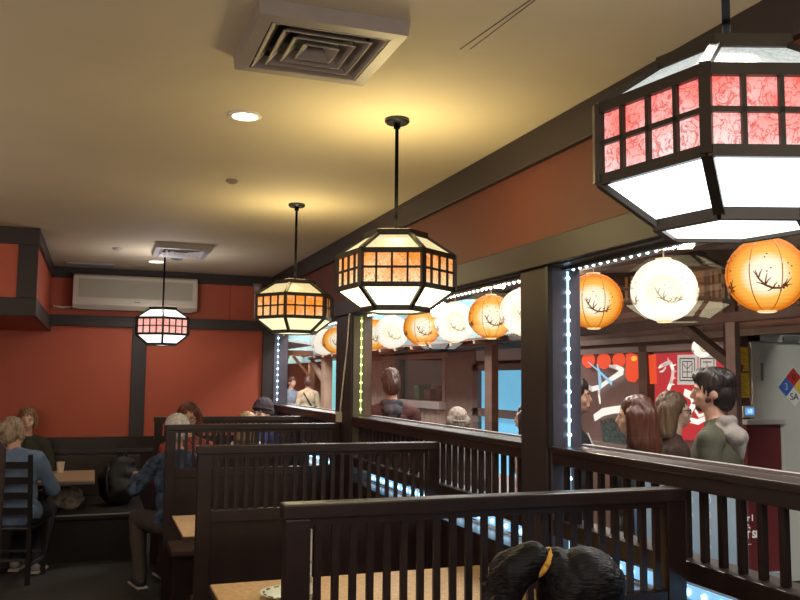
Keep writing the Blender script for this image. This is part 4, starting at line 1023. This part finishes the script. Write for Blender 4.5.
# --- outside, the queue
def drawstring(t, LM, HM, SM):
    b = BM(); tube(b, [LM @ V((x, y, z)) for x, y, z in ((.05, .105, .47), (.055, .135, .40), (.05, .142, .30), (.052, .14, .22))], .006); obj('drawstring', b, mat('string_white', (.75, .75, .75), .6), t, True)
p = at(716, 395, 4.7)
person('man with dark swept hair, green jacket and pale hood waiting outside the largest window', p, mixdir(-.80, .60), 1.77, hair=(.012, .009, .008), style='quiff', top=('olive_jacket', (.052, .052, .030)), pants=('faded_jeans', (.30, .36, .42)),
       hood=(.27, .235, .21), head_yaw=.30, topname='jacket', extra=lambda t, LM, HM, SM: (lambda b: (caps(b, (0, .085, .617), .028, (0, .07, .622), .03, HM), caps(b, (-.048, .04, .66), .020, (0, .088, .618), .022, HM), caps(b, (.048, .04, .66), .020, (0, .088, .618), .022, HM), remeshed('beard', b, hairm((.10, .058, .042)), t, .007, 2)))(BM()))
p = at(671, 405, 5.3)
person('woman with light brown hair and glasses facing the man in the green jacket', p, mixdir(1, -.02), 1.63, hair=(.125, .08, .047), style='mid', top=('brown_jacket', (.055, .028, .022)), sk=PALE, glasses=(.02, .02, .02), slim=.92, head_yaw=-.15, topname='jacket')
p = at(638, 405, 4.75)
person('woman with long auburn hair and black jacket waiting outside', p, mixdir(-.85, .5), 1.61, hair=(.075, .021, .011), style='long', top=('black_jacket', (.012, .012, .015)), sk=PALE, slim=.92, head_yaw=.2, topname='jacket')
p = at(571, 400, 5.4)
person('person in black hooded top with white drawstring beside the lit jamb', p, mixdir(.8, -.2), 1.72, hair=(.025, .02, .018), style='short', top=('black_hoodie', (.014, .014, .018)), hood=(.016, .016, .02), topname='hoodie', extra=drawstring)
# --- outside, the middle window
def pack(t, LM, HM, SM):
    b = BM(); slab(b, [LM @ V((-.04, -.148, .43)), LM @ V((.03, -.148, .43)), LM @ V((.035, -.158, .05)), LM @ V((-.035, -.158, .05))], (0, -.012, 0)); obj('strap', b, mat('strap_navy', (.02, .022, .03), .7), t)
p = at(391, 395, 7.6)
person('man with short brown hair in a maroon jacket seen from behind outside', p, mixdir(-.15, 1), 1.79, hair=(.05, .026, .018), style='short', top=('maroon_jacket', (.05, .012, .012)), hood=(.028, .030, .042), hood_s=.85, topname='jacket', extra=pack, slim=1.1)
p = at(458, 425, 7.0)
person('short person in a pale grey knit hat at the middle window sill', p, mixdir(-.1, 1), 1.45, hair=(.22, .19, .17), style='short', beanie=(.27, .235, .21), top=('grey_coat', (.14, .12, .115)), detail=False, topname='coat')
p = at(530, 415, 6.2)
person('woman with long black hair mostly hidden by the wide dark post', p, mixdir(-.8, .4), 1.53, hair=(.016, .012, .011), style='long', top=('peach_top', (.60, .38, .30)), sk=PALE, slim=.92, topname='top')
# --- far people
p = at(291, 390, 19.0)
person('distant person in a grey blue jacket beyond the far window', p, mixdir(.6, -.5), 1.74, hair=(.05, .03, .02), style='short', top=('blue_grey', (.20, .27, .36)), pants=('pale', (.38, .36, .36)), voxel=.014, detail=False, topname='jacket')
def bagstrap(t, LM, HM, SM):
    b = BM(); tube(b, [LM @ V(q) for q in ((-.12, -.08, .47), (-.03, -.15, .3), (.10, -.145, .10), (.17, -.09, -.02))], .016); obj('strap', b, mat('strap_dark', (.03, .02, .02), .6), t, True)
p = at(308, 390, 18.5)
person('distant person in a tan jacket with dark shoulder strap beyond the far window', p, mixdir(-.35, .9), 1.76, hair=(.06, .03, .022), style='short', top=('tan', (.50, .40, .26)), pants=('tan_trousers', (.3, .25, .2)), voxel=.014, detail=False, topname='jacket', extra=bagstrap)

# --- inside: diner with her back to us at the near table
person_loc = (1.115, 1.985)
def girl_hair(t, HM):
    hm = mat('glossy_black_hair', (.005, .004, .005), .42, var=.4, vscale=20, stretch=(6, .6, 6), bump=.5, bscale=24, spec=.22)
    b = BM()
    ell(b, (0, .012, .742), (.096, .112, .100), HM); ell(b, (0, -.035, .70), (.093, .088, .105), HM); ell(b, (0, .05, .745), (.09, .08, .085), HM)
    caps(b, (0, -.09, .745), .055, (0, -.12, .745), .032, HM)
    ho = remeshed('hair', b, hm, t, .0055, 4, .0025, (16, 60, 60))
    b = BM()
    caps(b, (0, -.12, .745), .030, (0, -.165, .742), .044, HM); caps(b, (0, -.165, .742), .048, (0, -.21, .685), .056, HM); caps(b, (0, -.21, .685), .054, (.005, -.205, .60), .046, HM); caps(b, (.005, -.20, .60), .044, (.01, -.185, .48), .02, HM)
    remeshed('ponytail', b, hm, t, .0055, 4, .004, (60, 60, 14))
    b = BM(); rnd = random.Random(3)
    for k in range(26):
        x = rnd.uniform(-.05, .05); z = rnd.uniform(.56, .70); y = -.225 + rnd.uniform(-.01, .02); l = rnd.uniform(.03, .07)
        tube(b, [HM @ V(q) for q in ((x * .7, y + .03, z + .02), (x, y - l * .4, z), (x * 1.2, y - l * .7, z - .02), (x * 1.2 + rnd.uniform(-.02, .02), y - l, z - rnd.uniform(.0, .04)))], [.003, .0025, .002, .0008], 5)
    obj('wisp', b, mat('hair_wisp_brown', (.05, .026, .018), .5), t, True)
    b = BM()
    ctr, R3 = V((0, -.132, .744)), (V((1, 0, 0)), V((0, .25, 1)).normalized())
    ring = [HM @ (ctr + R3[0] * .043 * math.cos(a) + R3[1] * .043 * math.sin(a)) for a in [2 * PI * k / 24 for k in range(25)]]
    tube(b, ring, .009, 8); obj('hair_tie', b, mat('mustard_hair_tie', (.75, .42, .06), .7), t, True)
person('diner with black tied-back hair and yellow hair tie, closest of all', person_loc, mixdir(1, .12), 1.56, 'sit', .45, hair=(.010, .008, .009), style='none', top=('cream_top', (.62, .58, .46)), sk=FAIR, slim=.92, lean=.10, head_pitch=-.28, topname='top',
       extra=lambda t, LM, HM, SM: girl_hair(t, HM))

# --- inside: white-haired man at the end of the third bench
person('white-haired man in a navy plaid shirt leaning out at the bench end', (.665, 7.22), (-.25, 1), 1.82, 'sit', .45, hair=(.80, .78, .74), style='balding', top=('navy_plaid', (.045, .075, .135), dict(var=.9, vs=20)), pants=('khaki_grey', (.062, .056, .048)),
       lean=.05, arms=[((.31, .06, .25), (.235, .27, .33)), ((.25, .08, .18), (.13, .36, .19))], legs=[((.20, .34, -.01), (.21, .16, -.45)), ((.05, .42, -.02), (.05, .36, -.45))], topname='shirt', shoe=(.03, .03, .035))
person('woman with red brown hair, glasses and red patterned top facing the white-haired man', (.83, 8.06), (-.15, -1), 1.84, 'sit', .50, legs=[((.11, .34, -.03), (.11, .20, -.47)), ((.11, .34, -.03), (.11, .20, -.47))], hair=(.16, .055, .028), style='mid', top=('red_pattern', (.22, .04, .03), dict(var=.9, vs=22)), sk=PALE, glasses=(.02, .02, .02), head_pitch=-.1, topname='top')
p = at(247, 413, 8.75)
person('blonde diner whose crown shows above the farthest booth bench', p, (.1, 1), 1.72, 'sit', .45, hair=(.42, .27, .13), style='mid', top=('pale_knit', (.50, .48, .46)), detail=False, arms=[((.21, .02, .17), (.12, .18, .04)), ((.21, .02, .17), (.12, .18, .04))], topname='sweater', lean=-.03)
p = at(264, 408, 9.25)
person('diner with glasses and a dark purple knitted hat by the far window', p, (-.75, -.65), 1.86, 'sit', .49, hair=(.04, .025, .02), style='short', arms=[((.21, .02, .17), (.12, .18, .04)), ((.21, .02, .17), (.12, .18, .04))], beanie=(.050, .035, .045), top=('blue_violet', (.05, .06, .22)), sk=PALE, glasses=(.02, .02, .02), topname='sweater')
# --- inside: two women at the small table
person('woman in a blue sweater seated on the black ladder-back chair', (-.56, 7.93), (.28, 1), 1.72, 'sit', .46, side=-.16, head_yaw=-.5, hair=(.36, .28, .20), style='tied', top=('blue_sweater', (.15, .24, .40)), pants=('navy_jeans', (.018, .020, .03)), lean=.10, slim=1.1,
       arms=[((.25, .08, .18), (.13, .36, .19)), ((.26, .14, .15), (.12, .38, .17))], legs=[((.11, .43, -.02), (.11, .30, -.46)), ((.11, .43, -.02), (.10, .20, -.46))], shoe=(.30, .30, .31), topname='sweater')
p = at(27, 425, 8.72)
person('woman in a dark olive top with loose fair hair behind the woman in blue', p, (.05, -1), 1.72, 'sit', .48, hair=(.24, .14, .08), style='tied', top=('dark_olive', (.035, .035, .020)), sk=PALE, topname='top', lean=.06)

# ------------------------------------------------------------------ lights
w = bpy.data.worlds.new('world'); scene.world = w; w.use_nodes = True
w.node_tree.nodes['Background'].inputs[0].default_value = (1, .9, .8, 1); w.node_tree.nodes['Background'].inputs[1].default_value = .05
# recessed downlights
for x, y, e in ((.597, 3.776, 40), (.55, 8.98, 25)):
    light('SPOT', 'downlight_beam', (x, y, ZC - .03), e, (1, .90, .66), .05, (0, 0, 0), spot=2.4)
# bulbs' upward light of the four pendants
for x, y, e, c in ((1.20, 1.355, 10, (1, .93, .85)), (1.266, 3.58, 21, (1, .78, .36)), (1.26, 5.62, 17, (1, .78, .38)), (.583, 8.283, 13, (1, .93, .95))):
    light('POINT', 'pendant_bulb', (x, y, 2.44), e, c, .10)
# added fill lights beyond the frame, lifting the ceiling and room
for x, y, e, c in ((1.26, -.7, 40, (1, .95, .88)), (-1.6, 1.2, 26, (1, .88, .68)), (-2.2, 3.4, 36, (1, .88, .70)), (-2.2, 5.0, 40, (1, .84, .76)), (-.4, -.9, 40, (1, .93, .85))):
    light('POINT', 'room_fill_light', (x, y, 2.0), e, c, .25)
light('POINT', 'arcade_fill_light', (3.25, 5.55, 2.45), 38, (1, .82, .62), .08)  # added fill hidden by the post, brightens the upper arcade
# arcade ceiling lights
for y, e in ((2.5, 260), (6.5, 380), (11, 400), (16, 400), (22, 400)):
    light('AREA', 'arcade_light', (3.6, y, 3.9), e, (1, .95, .90), 1.8, (0, 0, 0), 2.6)
light('AREA', 'arcade_light', (5.9, 3.6, 3.6), 150, (1, .97, .92), 1.2, (-.45, 0, 0), 1.2)  # added unseen light to brighten the door and its wall
light('AREA', 'arcade_light', (3.7, 24, 3.0), 300, (1, .75, .5), 1.5, (0, 0, 0), 2)
scene.view_settings.view_transform = 'Standard'
scene.view_settings.look = 'None'
scene.view_settings.exposure = 0
scene.cycles.use_denoising = True
scene.cycles.max_bounces = 8
scene.cycles.transparent_max_bounces = 12

bpy.data.objects.remove(TMP)
bpy.data.scenes.remove(WORK)
